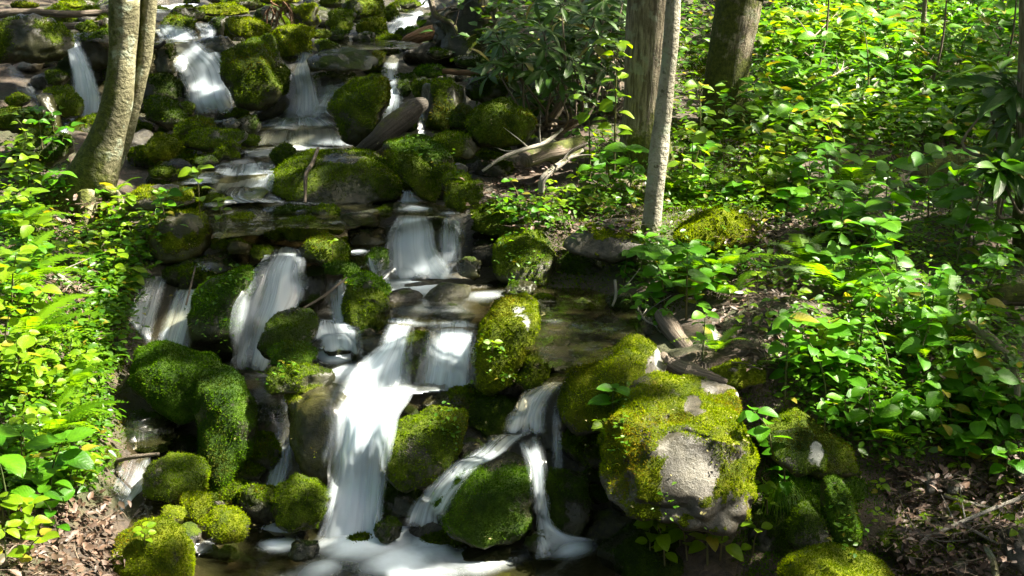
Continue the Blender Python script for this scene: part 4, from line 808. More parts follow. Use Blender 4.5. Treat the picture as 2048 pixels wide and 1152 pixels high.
def tree(name, label, stems, mat, moss, lo, hi, mossdir, bases=(), bump=.09):
    u, v, Y, w = stems[0][0]; base = P(u, v, Y); root = empty(name, base); tag(root, label, 'tree')
    for k, st in enumerate(stems):
        V, Fc, uv, q = trunk_mesh(up(st), bump=bump, seed=40 + k)
        bark_part('trunk' if k == 0 else 'stem', V, Fc, uv, mat, base, root, moss, mossdir, lo, hi)
        top = q[-1, :3]
        for j in range(4):                        # limbs into the crown
            s = q[int(len(q) * (.72 + .07 * j)), :3]; a = rng.uniform(0, 6.28); e = s + np.array([math.cos(a) * 2.2, math.sin(a) * 2.2, 1.4])
            V, Fc, uv = tube(spline([s, (s + e) / 2 + (0, 0, .25), e], 14), np.linspace(.05, .015, 14), 8, j, .05); T = fix_quads(Fc)
            link('limb', make_mesh('limb', V - base, T, mat, uv=uv, attrs={'moss': np.full(len(V), .1)}), root)
    for j, (pts, wd) in enumerate(bases):
        pts = [tuple(p[:3]) + (wd * (1 - .75 * i / (len(pts) - 1)),) for i, p in enumerate(pts)]
        V, Fc, uv, q = trunk_mesh(pts, 12, 26, .12, 60 + j)
        bark_part('root', V, Fc, uv, mat, base, root, moss + .35, mossdir)
    trees.append((root, top)); return root
tree('twin_stemmed_tree', 'leaning twin-stemmed tree with smooth lichen-spotted bark on the fern bank',
     [[(140, 440, 7.3, 190), (165, 392, 7.25, 122), (192, 335, 7.22, 92), (217, 265, 7.2, 70), (235, 200, 7.2, 64), (245, 110, 7.2, 58), (248, 0, 7.2, 60), (247, -80, 7.2, 58)],
      [(215, 330, 7.3, 58), (242, 270, 7.3, 46), (266, 205, 7.28, 34), (284, 130, 7.27, 34), (293, 50, 7.27, 34), (298, -80, 7.27, 34)]],
     M['smooth'], .36, .95, 1.9, (-.42, 0, 0), [([(185, 370, 7.2), (232, 395, 7.15), (250, 455, 7.1)], 40), ([(160, 390, 7.2), (110, 410, 7.15), (60, 430, 7.15)], 42), ([(175, 390, 7.1), (170, 440, 7.0), (150, 500, 6.95)], 46)])
tree('grey_trunk_tree', 'thick straight grey-barked tree behind the birch',
     [[(1292, 430, 8.25, 250), (1291, 385, 8.25, 165), (1290, 320, 8.25, 122), (1290, 245, 8.25, 96), (1294, 150, 8.25, 90), (1303, 0, 8.25, 94), (1308, -80, 8.25, 94)]],
     M['furrow'], .06, 1.1, 1.75, (.22, 0, 0), [([(1270, 350, 8.1), (1235, 385, 7.9), (1205, 410, 7.8)], 50), ([(1310, 350, 8.1), (1345, 390, 7.9), (1370, 420, 7.8)], 52), ([(1285, 370, 8.05), (1275, 415, 7.8), (1290, 440, 7.7)], 44)], bump=.05)
tree('birch_tree', 'slender pale birch rising from the bank',
     [[(1292, 505, 7.0, 56), (1300, 470, 7.0, 42), (1308, 400, 7.0, 38), (1317, 310, 7.0, 37), (1328, 220, 7.0, 34), (1338, 120, 7.0, 32), (1345, 40, 7.0, 30), (1350, -80, 7.0, 29)]],
     M['birch'], -.02, .86, 1.05, (-.1, 0, 0), [([(1290, 490, 7.0), (1262, 500, 6.95), (1235, 480, 6.95)], 20)])
tree('mossy_trunk_tree', 'stout dark tree with a moss-covered trunk beyond the birch',
     [[(1452, 350, 9.3, 240), (1452, 300, 9.3, 160), (1450, 235, 9.3, 108), (1453, 160, 9.3, 92), (1464, 80, 9.3, 88), (1478, 0, 9.3, 92), (1488, -80, 9.3, 94)]],
     M['furrow'], .72, 1.1, 1.7, (-.2, 0, 0), [([(1430, 280, 9.4), (1400, 310, 9.2), (1385, 330, 9.1)], 60), ([(1480, 280, 9.4), (1505, 315, 9.2), (1520, 335, 9.1)], 60)], bump=.09)
tree('distant_tree', 'far thin-barked tree at the top of the hillside', [[(1838, 35, 16.0, 40), (1836, 10, 16.0, 30), (1835, -60, 16.0, 28)]], M['furrow'], .1, 1.5, 1.8, (0, 0, 0))
tree('young_tree', 'thin grey sapling trunk standing in the sunlit far foliage', [[(1822, 205, 11.0, 15), (1836, 150, 11.0, 12), (1844, 80, 11.0, 11), (1850, 0, 11.0, 9), (1853, -60, 11.0, 8)]], M['smooth'], .3, 1.0, 1.3, (0, 0, 0))
tree('dark_trunk_tree', 'dark trunk at the edge beside the far gully', [[(2062, 560, 7.0, 90), (2058, 500, 7.0, 66), (2052, 430, 7.0, 52), (2056, 350, 7.0, 50), (2062, 100, 7.0, 48), (2066, -80, 7.0, 46)]], M['furrow'], .2, .9, 1.2, (0, 0, 0))
for k, (x, y, h) in enumerate([(8.2, 6.2, 9), (11.5, 10.5, 10), (13.0, 3.0, 9), (8.6, 15.5, 10), (-8.5, 15.0, 9), (5.5, 1.0, 8.5), (12, 18, 10), (14.5, 8, 10), (-8, 1, 9), (-9, 8, 9), (-3.5, -5, 9), (4, -5.5, 9), (-10, -4, 9), (10, -4, 9)]):
    z = float(ground_z(np.array([x]), np.array([y]))[0]) - .1; base = np.array([x, y, z])
    root = empty('hillside_tree', base); tag(root, 'tall leafy tree of the surrounding wood shading the stream', 'tree', 'trees of the surrounding wood')
    q = spline([base, base + (.1, .05, h * .4), base + (.0, .2, h * .8), base + (-.2, .3, h)], 30)
    V, Fc, uv = tube(q, np.linspace(.17, .05, 30), 14, k, .06); bark_part('trunk', V, Fc, uv, M['furrow'], base, root, .1)
    for j in range(5):
        s = q[16 + 2 * j]; a = rng.uniform(0, 6.28); e = s + np.array([math.cos(a) * 2.4, math.sin(a) * 2.4, 1.2])
        V, Fc, uv = tube(spline([s, (s + e) / 2 + (0, 0, .25), e], 12), np.linspace(.05, .012, 12), 6, j, .05)
        link('limb', make_mesh('limb', V - base, fix_quads(Fc), M['furrow'], uv=uv, attrs={'moss': np.zeros(len(V))}), root)
    trees.append((root, q[-1]))

# ---------------------------------------------------------------- logs, branches, sticks
def log(name, label, pts, mat, moss=.2, bump=.12, sides=14, cat='log', snag=0, group=None):
    V, Fc, uv, q = trunk_mesh(pts, sides, 40, bump, len(bpy.data.objects)); base = q[0, :3].copy()
    name = {'branch': 'fallen_branch', 'root': 'tree_root'}.get(cat, name) if name == 'stick' else name
    o = bark_part(name, V, Fc, uv, mat, base, None, moss, (0, 0, .35)); tag(o, label, cat, group)
    for j in range(snag):
        i = rng.integers(8, 36); s = q[i, :3]; d = rng.normal(0, 1, 3); d[2] = abs(d[2]); d /= np.linalg.norm(d)
        V, Fc, uv = tube(spline([s, s + d * .08 + rng.normal(0, .01, 3), s + d * .17], 8), np.linspace(q[i, 3] * .5, .001, 8), 6)
        link('side_twig', make_mesh('side_twig', V - base, fix_quads(Fc), mat, uv=uv, attrs={'moss': np.zeros(len(V))}), o)
    return o
log('dead_log', 'dark wet dead log leaning between boulders below the narrow run', [(718, 304, 8.05, 26), (755, 278, 8.05, 38), (795, 245, 8.15, 46), (828, 218, 8.3, 44), (845, 208, 8.4, 30)], M['dark'], .05, .2)
log('fallen_log', 'reddish-brown broken log below the small upper fall', [(806, 88, 10.6, 20), (830, 76, 10.6, 27), (858, 65, 10.7, 28), (884, 54, 10.8, 24)], M['red'], .0, .15)
log('fallen_log', 'long grey log lying across the far bank', [(-20, 32, 11.2, 12), (60, 24, 11.2, 14), (130, 28, 11.2, 15), (200, 26, 11.3, 13), (260, 22, 11.3, 10)], M['wood'], .1, .15)
log('fallen_log', 'short brown log beside the pool on the far bank', [(110, 50, 10.6, 11), (160, 52, 10.6, 14), (205, 45, 10.6, 12)], M['wood'], .15, .15)
log('fallen_log', 'thin brown log across the ledge under the rhododendron', [(885, 142, 9.0, 10), (940, 146, 9.0, 13), (1000, 150, 9.0, 9)], M['red'], .1, .15)
log('weathered_log', 'split grey weathered log end pointing at the shallow pool', [(1322, 628, 5.95, 30), (1340, 655, 5.85, 40), (1370, 695, 5.7, 36), (1408, 742, 5.55, 22)], M['wood'], .0, .16, 10)
log('weathered_log', 'rotten brown log lying behind the big yellow-mossed boulder', [(1322, 712, 5.5, 22), (1355, 735, 5.45, 30), (1400, 750, 5.4, 30), (1455, 765, 5.35, 14)], M['wood'], .05, .25, 10)
log('fallen_log', 'round log end jutting from the bank under the rhododendron', [(1052, 318, 7.4, 34), (1080, 308, 7.5, 36), (1115, 300, 7.6, 34), (1160, 285, 7.8, 30)], M['wood'], .35, .1)
log('fallen_branch', 'pale curved branch reaching over the gravel below the rounded boulder', [(965, 342, 7.2, 5), (1000, 318, 7.25, 8), (1045, 300, 7.3, 9), (1090, 285, 7.4, 9), (1125, 258, 7.5, 5)], M['pale'], .15, .1, 8, 'branch', 3)
log('fallen_branch', 'lichened branch piece standing beside the round log end', [(1082, 385, 7.1, 12), (1088, 355, 7.1, 14), (1130, 322, 7.2, 12), (1165, 300, 7.3, 8)], M['pale'], .3, .12, 8, 'branch', 2)
log('mossy_log', 'moss-covered log climbing the far hillside', [(1850, 222, 10.0, 24), (1880, 200, 10.2, 30), (1915, 170, 10.6, 28), (1945, 130, 11.2, 26)], M['wood'], .6, .15)
log('mossy_log', 'thick moss-topped log among the far plants beside the gully', [(1835, 358, 8.2, 40), (1880, 335, 8.3, 46), (1930, 318, 8.4, 42), (1965, 310, 8.5, 30)], M['wood'], .65, .18)
log('mossy_log', 'mossy log at the edge above the birch branch', [(1940, 605, 6.2, 30), (1990, 592, 6.2, 42), (2060, 588, 6.2, 46), (2140, 590, 6.2, 40)], M['wood'], .55, .12)
log('birch_branch', 'pale crooked birch branch arching out of the broad leaves', [(1930, 640, 5.6, 10), (1960, 660, 5.6, 18), (1990, 685, 5.55, 21), (2015, 715, 5.5, 22), (2040, 728, 5.5, 20), (2110, 735, 5.5, 18)], M['smooth'], .05, .08, 12, 'branch')
log('birch_branch', 'short pale fork hanging from the crooked birch branch', [(2022, 722, 5.48, 17), (2032, 750, 5.42, 15), (2036, 800, 5.38, 12)], M['smooth'], .05, .08, 10, 'branch')
log('long_stick', 'long bare pale stick lying across the soil slope', [(1842, 1082, 4.82, 7), (1910, 1050, 4.86, 8), (1980, 1020, 4.9, 8), (2070, 985, 4.95, 9)], M['pale'], .0, .06, 8, 'stick', 3)
log('stick', 'dark-tipped stick crossing the long bare stick', [(1900, 1030, 4.95, 6), (1950, 1062, 4.86, 6), (1998, 1088, 4.8, 4)], M['pale'], .0, .06, 6, 'stick', 2)
log('stick', 'lichened twig lying behind the mossy cushion', [(1888, 990, 5.06, 8), (1935, 1005, 5.02, 9), (1990, 1018, 5.0, 7)], M['pale'], .2, .1, 8, 'stick')
log('stick', 'mottled birch twig standing at the edge of the mossy cushion', [(1972, 1095, 4.74, 12), (1985, 1120, 4.68, 14), (1995, 1165, 4.6, 14)], M['smooth'], .1, .1, 8, 'stick')
log('stick', 'thin pale twig under the brown flat stone', [(1845, 1118, 4.85, 4), (1900, 1132, 4.8, 4), (1935, 1135, 4.8, 3)], M['pale'], 0, .05, 6, 'stick')
log('stick', 'forked dry twig rising beside the pale grey stone', [(1818, 1062, 4.86, 4), (1842, 1070, 4.84, 4), (1865, 1072, 4.82, 3)], M['pale'], 0, .05, 6, 'stick', 3)
log('stick', 'slim bent stick leaning on the soil slope beside the white leaves', [(1530, 580, 6.1, 6), (1552, 625, 5.95, 7), (1575, 650, 5.85, 7), (1592, 682, 5.75, 6)], M['pale'], 0, .06, 8, 'stick')
log('stick', 'fallen grey branch on the fern bank', [(92, 528, 6.2, 8), (120, 552, 6.15, 10), (155, 578, 6.1, 10), (182, 592, 6.05, 6)], M['pale'], .15, .1, 8, 'branch', 3)
log('stick', 'thin stick leaning across the broad silky fall', [(608, 616, 5.95, 4), (650, 590, 6.0, 5), (694, 555, 6.1, 4)], M['wood'], 0, .06, 6, 'stick')
log('stick', 'thin stick standing in front of the thin falls', [(372, 610, 6.1, 4), (382, 570, 6.15, 4), (391, 532, 6.2, 3)], M['wood'], 0, .06, 6, 'stick')
log('stick', 'twig lying by the huge mossy boulder and the dark still water', [(215, 792, 5.75, 6), (238, 775, 5.72, 6), (258, 748, 5.7, 4)], M['wood'], 0, .06, 6, 'stick', 2)
log('stick', 'brown stick lying over the trickle beside the ferns', [(222, 925, 5.35, 9), (262, 915, 5.32, 10), (318, 908, 5.3, 7)], M['wood'], 0, .1, 8, 'stick')
log('stick', 'root crossing the flat-topped boulder', [(636, 297, 7.75, 7), (625, 325, 7.5, 8), (612, 350, 7.25, 8), (610, 405, 7.15, 6)], M['wood'], .1, .1, 8, 'root')
log('stick', 'broken stick stuck in the tall cascade', [(298, 94, 9.15, 9), (318, 92, 9.12, 9), (330, 84, 9.1, 8)], M['dark'], 0, .1, 8, 'stick')
log('stick', 'grey dead branch arching through the sunlit far foliage', [(1612, 185, 9.6, 5), (1640, 165, 9.6, 7), (1670, 148, 9.7, 7), (1695, 135, 9.8, 5)], M['pale'], 0, .06, 6, 'branch', 6)
log('stick', 'thin dead branch beside the young trunk in the far foliage', [(1740, 165, 10.2, 4), (1790, 150, 10.3, 5), (1840, 130, 10.4, 5), (1880, 105, 10.6, 4)], M['pale'], 0, .06, 6, 'branch', 6)
log('stick', 'dry branch tangled in the shrubs below the young trunk', [(1690, 240, 9.3, 5), (1730, 190, 9.4, 6), (1760, 160, 9.5, 4)], M['pale'], 0, .06, 6, 'branch', 5)
log('stick', 'pale twig curving out of the bank beside the weathered log end', [(1275, 615, 6.05, 5), (1290, 640, 6.0, 5), (1310, 650, 5.95, 4), (1322, 665, 5.9, 3)], M['pale'], 0, .06, 6, 'stick', 2)
log('stick', 'thin root arching over the shallow pool edge', [(1230, 560, 6.3, 6), (1232, 590, 6.25, 6), (1225, 612, 6.2, 4)], M['pale'], 0, .06, 6, 'stick', 1)
log('stick', 'dark dead stem hanging over the root plate', [(862, 0, 9.9, 14), (872, 30, 9.85, 12), (905, 48, 9.8, 10), (915, 70, 9.75, 6)], M['wood'], .3, .1, 8, 'branch', 3)
# reddish hanging roots at the rim of the stream
rr = empty('root_tangle', P(568, 60, 10.3)); tag(rr, 'tangle of reddish roots hanging at the top of the stream', 'roots')
for k in range(16):
    a = P(555 + rng.uniform(-22, 26), 8 + rng.uniform(-6, 14), 10.35); b = a + np.array([rng.normal(0, .04), -.03, -rng.uniform(.06, .2)])
    V, Fc, uv = tube(spline([a, (a + b) / 2 + rng.normal(0, .03, 3), b], 8), np.linspace(.009, .003, 8), 6)
    link('root', make_mesh('root', V - np.array(rr.location), fix_quads(Fc), M['red'], uv=uv, attrs={'moss': np.zeros(len(V))}), rr)

BVH = BVHTree.FromPolygons(np.vstack(BV).tolist(), np.vstack(BF).tolist())

# ---------------------------------------------------------------- leaves
OPEN = [(1455, 250, 75, 130), (1290, 330, 70, 110), (1560, 500, 60, 40), (1640, 620, 30, 30), (1760, 700, 30, 24), (1800, 420, 36, 24), (1900, 760, 30, 24), (1690, 300, 40, 24), (1860, 560, 30, 20), (1440, 330, 110, 40), (1435, 455, 105, 52), (1205, 480, 92, 48), (1520, 640, 100, 100), (1050, 515, 62, 62), (1285, 430, 34, 70), (1295, 220, 55, 150), (1455, 170, 62, 110), (1400, 690, 90, 60), (1880, 1040, 160, 120), (1630, 350, 40, 40), (130, 600, 55, 60), (150, 440, 60, 40), (1900, 330, 70, 30), (1100, 350, 60, 50)]
def is_open(u, v): return any(((u - a) / c) ** 2 + ((v - b) / d) ** 2 < 1 for a, b, c, d in OPEN)
def leaf_template(name, mat, W=.58, rows=8, droop=.22, fold=.12, cord=.0, peak=.42, petiole=.22, wave=.02, seed=0):
    V, uv, Fc = [], [], []
    r = np.random.default_rng(seed); a = peak / (1 - peak) * .9
    V += [(-.012, -petiole, 0), (.012, -petiole, 0)]; uv += [(.5, 0), (.5, 0)]
    for i in range(rows):
        t = i / (rows - 1); w = (max(t, .004) ** (a) * (1 - t) ** .9) / ((peak ** a) * (1 - peak) ** .9 * 1.02) * W / 2 if i < rows - 1 else .002
        if cord and i == 0: w = W * .18
        for k, sx in enumerate((-1, -.5, 0, .5, 1)):
            z = -droop * t * t + fold * abs(sx) * w * 2 + wave * math.sin(7 * t + 3 * sx + seed) * abs(sx)
            yy = t - cord * abs(sx) * (1 - t) ** 3
            V.append((sx * w, yy, z)); uv.append((.5 + sx * .5, t))
    for i in range(rows - 1):
        for k in range(4):
            b = 2 + i * 5 + k; Fc.append((b, b + 1, b + 6, b + 5))
    Fc.append((0, 1, 4, 4))
    me = make_mesh(name, V, fix_quads(np.array(Fc)), mat, uv=uv)
    return me
LEAF = {'broad': [leaf_template('leaf', M['leaf'], .74, droop=.12 + .1 * k, seed=k, cord=.05) for k in range(4)],
        'young': [leaf_template('leaf', M['young'], .74, droop=.1 + .1 * k, seed=k + 5) for k in range(4)],
        'heart': [leaf_template('leaf', M['leaf'], .9, droop=.15 + .08 * k, cord=.2, peak=.32, seed=k + 9) for k in range(3)],
        'rhodo': [leaf_template('leaf', M['rhodo'], .27, droop=.12 + .12 * k, fold=.2, peak=.5, petiole=.1, seed=k + 13) for k in range(3)],
        'round': [leaf_template('leaf', M['young'], .85, droop=.08 + .05 * k, peak=.5, seed=k + 17, petiole=.3) for k in range(3)]}
def orient(d, n):
    d = d / np.linalg.norm(d); x = np.cross(d, n); x /= np.linalg.norm(x) + 1e-9; n = np.cross(x, d)
    return Matrix(((x[0], d[0], n[0]), (x[1], d[1], n[1]), (x[2], d[2], n[2])))
def add_leaf(me, parent, pos, d, n, size):
    o = bpy.data.objects.new('leaf', me); COL.objects.link(o); o.parent = parent
    m = orient(np.asarray(d, float), np.asarray(n, float)).to_4x4() @ Matrix.Diagonal((size, size, size, 1)); m.translation = Vector(pos); o.matrix_local = m
    return o
def stem_part(parent, pts, r0, r1, mat='stem', name='stem', n=10):
    V, Fc, uv = tube(spline(pts, n), np.linspace(r0, r1, n), 6, cap=False)
    T = np.vstack([Fc[:, [0, 1, 2]], Fc[:, [0, 2, 3]]])
    return link(name, make_mesh(name, V, T, M[mat], attrs={'rnd': np.full(len(V), rng.random())}), parent)
MARKS = [(150, 400, 'at the foot of the twin-stemmed tree'), (60, 560, 'on the sunny fern bank'), (250, 470, 'above the thin falls'), (60, 860, 'on the lower fern bank'), (110, 1060, 'over the dead leaves by the lower pool'),
         (1040, 430, 'on the mossy mounds above the double fall'), (1120, 330, 'under the rhododendron'), (1240, 300, 'around the thick grey trunk'), (1300, 560, 'below the birch'), (1450, 300, 'around the mossy trunk'), (1430, 620, 'beside the weathered logs'),
         (1640, 720, 'in the sunlit thicket above the soil slope'), (1800, 600, 'in the middle of the leafy thicket'), (1800, 850, 'at the lower end of the leafy thicket'), (1980, 860, 'beside the crooked birch branch'), (1720, 420, 'on the upper leafy slope'),
         (1950, 480, 'near the far gully'), (1560, 340, 'on the slope beyond the mossy trunk'), (1700, 180, 'on the sunlit far hillside'), (1960, 120, 'on the shaded far hillside'), (1560, 60, 'uphill of the mossy trunk'), (1630, 60, 'by the pale maple sapling'), (1750, 60, 'between the two young maples'), (1850, 150, 'around the thin sapling trunk'), (1960, 40, 'under the shaded maple sapling'), (2030, 190, 'behind the edge rhododendron'), (1780, 210, 'near the dead branches of the far hillside'), (1910, 230, 'by the climbing mossy log'), (1540, 160, 'beside the mossy trunk'), (60, 440, 'under the twin-stemmed tree'), (40, 640, 'between the ferns of the sunny bank'), (130, 780, 'above the dark still water'), (200, 560, 'on the steep bank above the thin falls'), (1720, 640, 'near the dark green fern'), (1900, 620, 'near the yellow-green fern'), (1700, 860, 'above the rock with the lichen patch'), (2030, 860, 'at the edge below the birch branch'), (1560, 960, 'beside the big yellow-mossed boulder'), (1900, 1000, 'on the bare soil slope'), (1000, 200, 'beside the upper boulders'), (1230, 790, 'beside the pointed mossy rock'), (700, 200, 'between the cascade boulders')]
def near(u, v): return min(MARKS, key=lambda m: (m[0] - u) ** 2 + (m[1] - v) ** 2)[2]
def seedling(base, h, nodes, L, kind='broad', label=None, lean=(0, 0), name='leafy_seedling', up_tilt=.1, desc='woodland plant', top=4):
    base = np.asarray(base, float); root = empty(name, base); u, v = pix(base)
    if label: tag(root, label, 'plant')
    else: w = near(u, v); ds = ('low ' if h < .13 else 'tall ' if h > .27 else '') + {'broad': 'oval-leaved', 'young': 'yellow-green', 'heart': 'heart-leaved', 'round': 'round-leaved'}[kind] + ' ' + desc + (' leaning downhill' if lean[1] < -.25 else ''); tag(root, f'{ds} {w}', 'plant', f'{desc}s {w}')
    lx, ly = lean; e = np.array([lx * h, ly * h, h]); mid = np.array([lx * h * .3, ly * h * .3, h * .55])
    stem_part(root, [np.zeros(3) - (0, 0, .01), mid, e], .0045 * (h / .3) ** .5, .0018)
    path = spline([np.zeros(3), mid, e], 21); a0 = rng.uniform(0, 6.28); T = LEAF[kind]
    for k in range(nodes):
        t = .30 + .70 * (k / max(1, nodes - 1)); p = path[int(t * 20)]; a = a0 + k * 1.57 + rng.normal(0, .25); last = k == nodes - 1
        for j in range(top if last else 2):
            b = a + j * (6.283 / (top if last else 2)) + rng.normal(0, .2)
            d = np.array([math.cos(b), math.sin(b), rng.normal(up_tilt, .18)]); s = L * rng.uniform(.72, 1.12) * (.82 if last and j % 2 else 1) * (.8 + .2 * t)
            n = np.array([rng.normal(.18, .25), rng.normal(-.32, .26), 1.0])
            add_leaf(T[rng.integers(len(T))], root, p + d * .22 * s, d, n, s)
    return root
def at(u, v):
    h = hit(u, v); return np.array(h[0]) if h[0] is not None else P(u, v, 9)

# ---- a few plants one can point at
def plant(u, v, h, nodes, L, kind, label, **k): return seedling(at(u, v), h, nodes, L, kind, label, **k)
plant(1372, 640, .34, 6, .105, 'heart', 'tall heart-leaved plant below the birch', lean=(-.05, -.3), top=5)
plant(1330, 610, .26, 5, .095, 'heart', 'heart-leaved plant leaning over the shallow pool', lean=(-.3, -.2))
plant(1420, 600, .14, 3, .10, 'heart', 'low plant with large heart leaves beneath the bright fern', lean=(.1, -.3), top=3)
plant(1405, 720, .2, 4, .075, 'broad', 'three-tiered seedling above the weathered log end', lean=(0, -.2))
plant(1375, 1120, .22, 5, .085, 'young', 'bright seedling cluster in front of the dark footstone', lean=(-.3, -.2))
plant(1415, 1130, .26, 5, .085, 'young', 'tall bright seedling before the big yellow-mossed boulder', lean=(-.1, -.1), top=5)
plant(1330, 1130, .18, 4, .075, 'young', 'low bright seedling at the rim of the lower pool', lean=(-.2, -.2))
plant(1440, 1120, .2, 4, .085, 'young', 'bright seedling beside the dark footstone', lean=(.1, -.2), top=5)
plant(1360, 1090, .16, 4, .08, 'young', 'bright seedling rising against the bare foot of the big yellow-mossed boulder', lean=(-.1, -.3), top=5)
plant(1300, 1100, .12, 3, .07, 'young', 'small bright seedling above the lower pool', lean=(-.1, -.3), top=4)
plant(1570, 1000, .24, 5, .075, 'broad', 'upright leafy stem beside the big yellow-mossed boulder', lean=(-.15, -.1))
plant(1535, 1030, .14, 4, .06, 'young', 'drooping seedling against the side of the big yellow-mossed boulder', lean=(-.2, -.2))
plant(1545, 900, .16, 3, .085, 'broad', 'arching shoot above the big yellow-mossed boulder', lean=(-.5, -.2))
plant(1225, 815, .08, 2, .085, 'heart', 'seedling with large leaves on the pointed mossy rock', lean=(0, -.3), top=3)
plant(1205, 870, .06, 3, .045, 'young', 'small trailing seedling under the pointed mossy rock', lean=(0, -.5))
plant(1505, 1110, .12, 2, .055, 'round', 'three-leaved seedling below the grass tuft', lean=(.1, -.3), top=3)
plant(1010, 445, .06, 2, .06, 'young', 'seedling on the mossy mound above the double fall', lean=(-.2, -.3))
plant(985, 705, .05, 3, .04, 'young', 'small pale seedling on the upright sunlit stone', lean=(0, -.5))
plant(400, 425, .22, 4, .075, 'young', 'bright seedling standing over the bank boulder', lean=(0, -.1), top=5)
plant(440, 450, .14, 4, .055, 'young', 'young plant at the still pool beside the bank boulder', lean=(.2, -.2))
plant(330, 440, .12, 3, .06, 'young', 'sunlit seedling on the grey-topped boulder', lean=(-.2, -.2))
plant(290, 1090, .07, 3, .045, 'young', 'leafy seedling growing on the sunlit mossy stone', lean=(.1, -.2), top=4)
plant(100, 1010, .26, 4, .115, 'broad', 'large-leaved plant hanging over the brown side pool', lean=(.3, -.2), top=5)
plant(20, 1040, .32, 4, .13, 'broad', 'big-leaved plant at the edge of the lower fern bank', lean=(-.1, -.1), top=4)
plant(25, 640, .30, 5, .10, 'young', 'tall bright plant at the edge between two ferns', lean=(.2, -.2), top=5)
plant(60, 410, .26, 5, .085, 'young', 'bright leafy plant under the twin-stemmed tree', lean=(.1, -.2), top=5)
plant(35, 800, .2, 4, .095, 'young', 'sunlit broad plant at the edge above the yellow fern', lean=(.2, -.2), top=5)
plant(150, 980, .14, 3, .085, 'young', 'drooping sunlit plant above the brown side pool', lean=(.4, -.3), top=4)
plant(60, 1090, .16, 4, .07, 'young', 'seedling rising from the dead leaves by the lower pool', lean=(.1, -.2), top=4)
plant(225, 560, .14, 4, .065, 'young', 'bright plant on the steep bank above the thin falls', lean=(.3, -.3), top=4)
plant(10, 720, .22, 3, .11, 'young', 'pale heart-leaved shoot at the edge of the fern bank', lean=(.25, -.2), top=3)
plant(1228, 360, .78, 9, .105, 'young', 'tall yellow-green sapling in front of the thick grey trunk', lean=(.0, -.1), name='leafy_sapling', top=5)
plant(1180, 350, .42, 6, .09, 'young', 'pale-leaved sapling under the rhododendron', lean=(-.05, -.1), name='leafy_sapling')
plant(1262, 385, .25, 3, .12, 'heart', 'broad-leaved shoot at the base of the thick grey trunk', lean=(-.1, -.3))
plant(1385, 390, .34, 4, .12, 'young', 'yellow-green shoot beside the birch', lean=(-.05, -.1))
plant(1400, 320, .45, 5, .1, 'young', 'sunlit sapling between the birch and the mossy trunk', lean=(-.05, -.1), name='leafy_sapling')
plant(1445, 310, .35, 6, .06, 'broad', 'fine-leaved shoot in front of the mossy trunk', lean=(0, -.1))
plant(1930, 520, .5, 5, .15, 'broad', 'tall arching shrub stem beside the far gully', lean=(.25, -.1), name='leafy_sapling', top=5)
plant(1960, 640, .3, 4, .12, 'broad', 'shrub shoot above the crooked birch branch', lean=(.25, -.1), top=5)
plant(665, 510, .07, 2, .03, 'young', 'tiny seedling on the stone at the lip of the still pool', lean=(0, -.1))
# ---- plants of the banks
def fill(n, poly, h, L, kinds, nodes=(3, 6), lean=.25, desc='woodland plant', gap=26, name='leafy_plant'):
    poly = np.array(poly, float); lo, hi = poly.min(0), poly.max(0); done = []; k = 0; tries = 0
    while k < n and tries < n * 40:
        tries += 1
        u, v = rng.uniform(lo[0], hi[0]), rng.uniform(lo[1], hi[1])
        if not inside(poly, np.array([u]), np.array([v]))[0] or any((u - a) ** 2 + (v - b) ** 2 < gap * gap for a, b in done): continue
        if desc != 'seedling' and is_open(u, v): continue
        hh = hit(u, v)
        if hh[0] is None or hh[1].z < .25: continue
        done.append((u, v)); k += 1
        seedling(np.array(hh[0]), rng.uniform(*h), int(rng.integers(*nodes)), rng.uniform(*L), kinds[rng.integers(len(kinds))], lean=(rng.normal(0, lean), rng.normal(-.12, lean)), desc=desc, name={'bank plant': 'bank_plant', 'seedling': 'low_seedling', 'leafy shrub': 'hillside_shrub'}.get(desc, name))
fill(36, [(1560, 800), (1590, 660), (1640, 600), (1760, 520), (1880, 540), (1960, 640), (2000, 760), (1960, 880), (1850, 900), (1790, 980), (1700, 920), (1620, 840)], (.10, .34), (.05, .115), ('broad', 'broad', 'heart'), desc='woodland plant', gap=40)
fill(16, [(1900, 760), (2060, 780), (2060, 960), (1960, 950), (1880, 900)], (.10, .24), (.07, .10), ('broad', 'heart'), gap=40)
fill(24, [(1540, 460), (1600, 340), (1760, 300), (1860, 380), (1880, 500), (1780, 540), (1640, 580), (1580, 540)], (.10, .36), (.06, .14), ('broad', 'broad', 'heart'), gap=36)
fill(16, [(1880, 420), (2060, 380), (2060, 560), (1900, 560)], (.2, .4), (.09, .13), ('broad',), gap=36)
fill(18, [(1500, 330), (1560, 200), (1680, 210), (1720, 300), (1600, 420), (1540, 420)], (.15, .35), (.08, .12), ('broad', 'young'), gap=30)
fill(26, [(1000, 420), (1090, 400), (1200, 400), (1270, 440), (1250, 470), (1120, 460), (1020, 480)], (.05, .14), (.045, .075), ('broad', 'young'), (2, 4), gap=24)
fill(14, [(1150, 320), (1240, 330), (1260, 420), (1150, 400)], (.10, .22), (.06, .09), ('young', 'broad'), (2, 5), gap=24)
fill(18, [(1340, 320), (1560, 320), (1560, 420), (1360, 410)], (.08, .24), (.06, .10), ('broad', 'young'), (2, 5), gap=26)
fill(16, [(1230, 520), (1420, 520), (1450, 660), (1330, 690), (1240, 620)], (.06, .16), (.045, .08), ('broad', 'heart'), (2, 4), gap=30)
fill(14, [(1460, 540), (1600, 540), (1600, 640), (1540, 700), (1450, 640)], (.04, .1), (.035, .06), ('young', 'broad'), (2, 3), gap=34, desc='seedling')
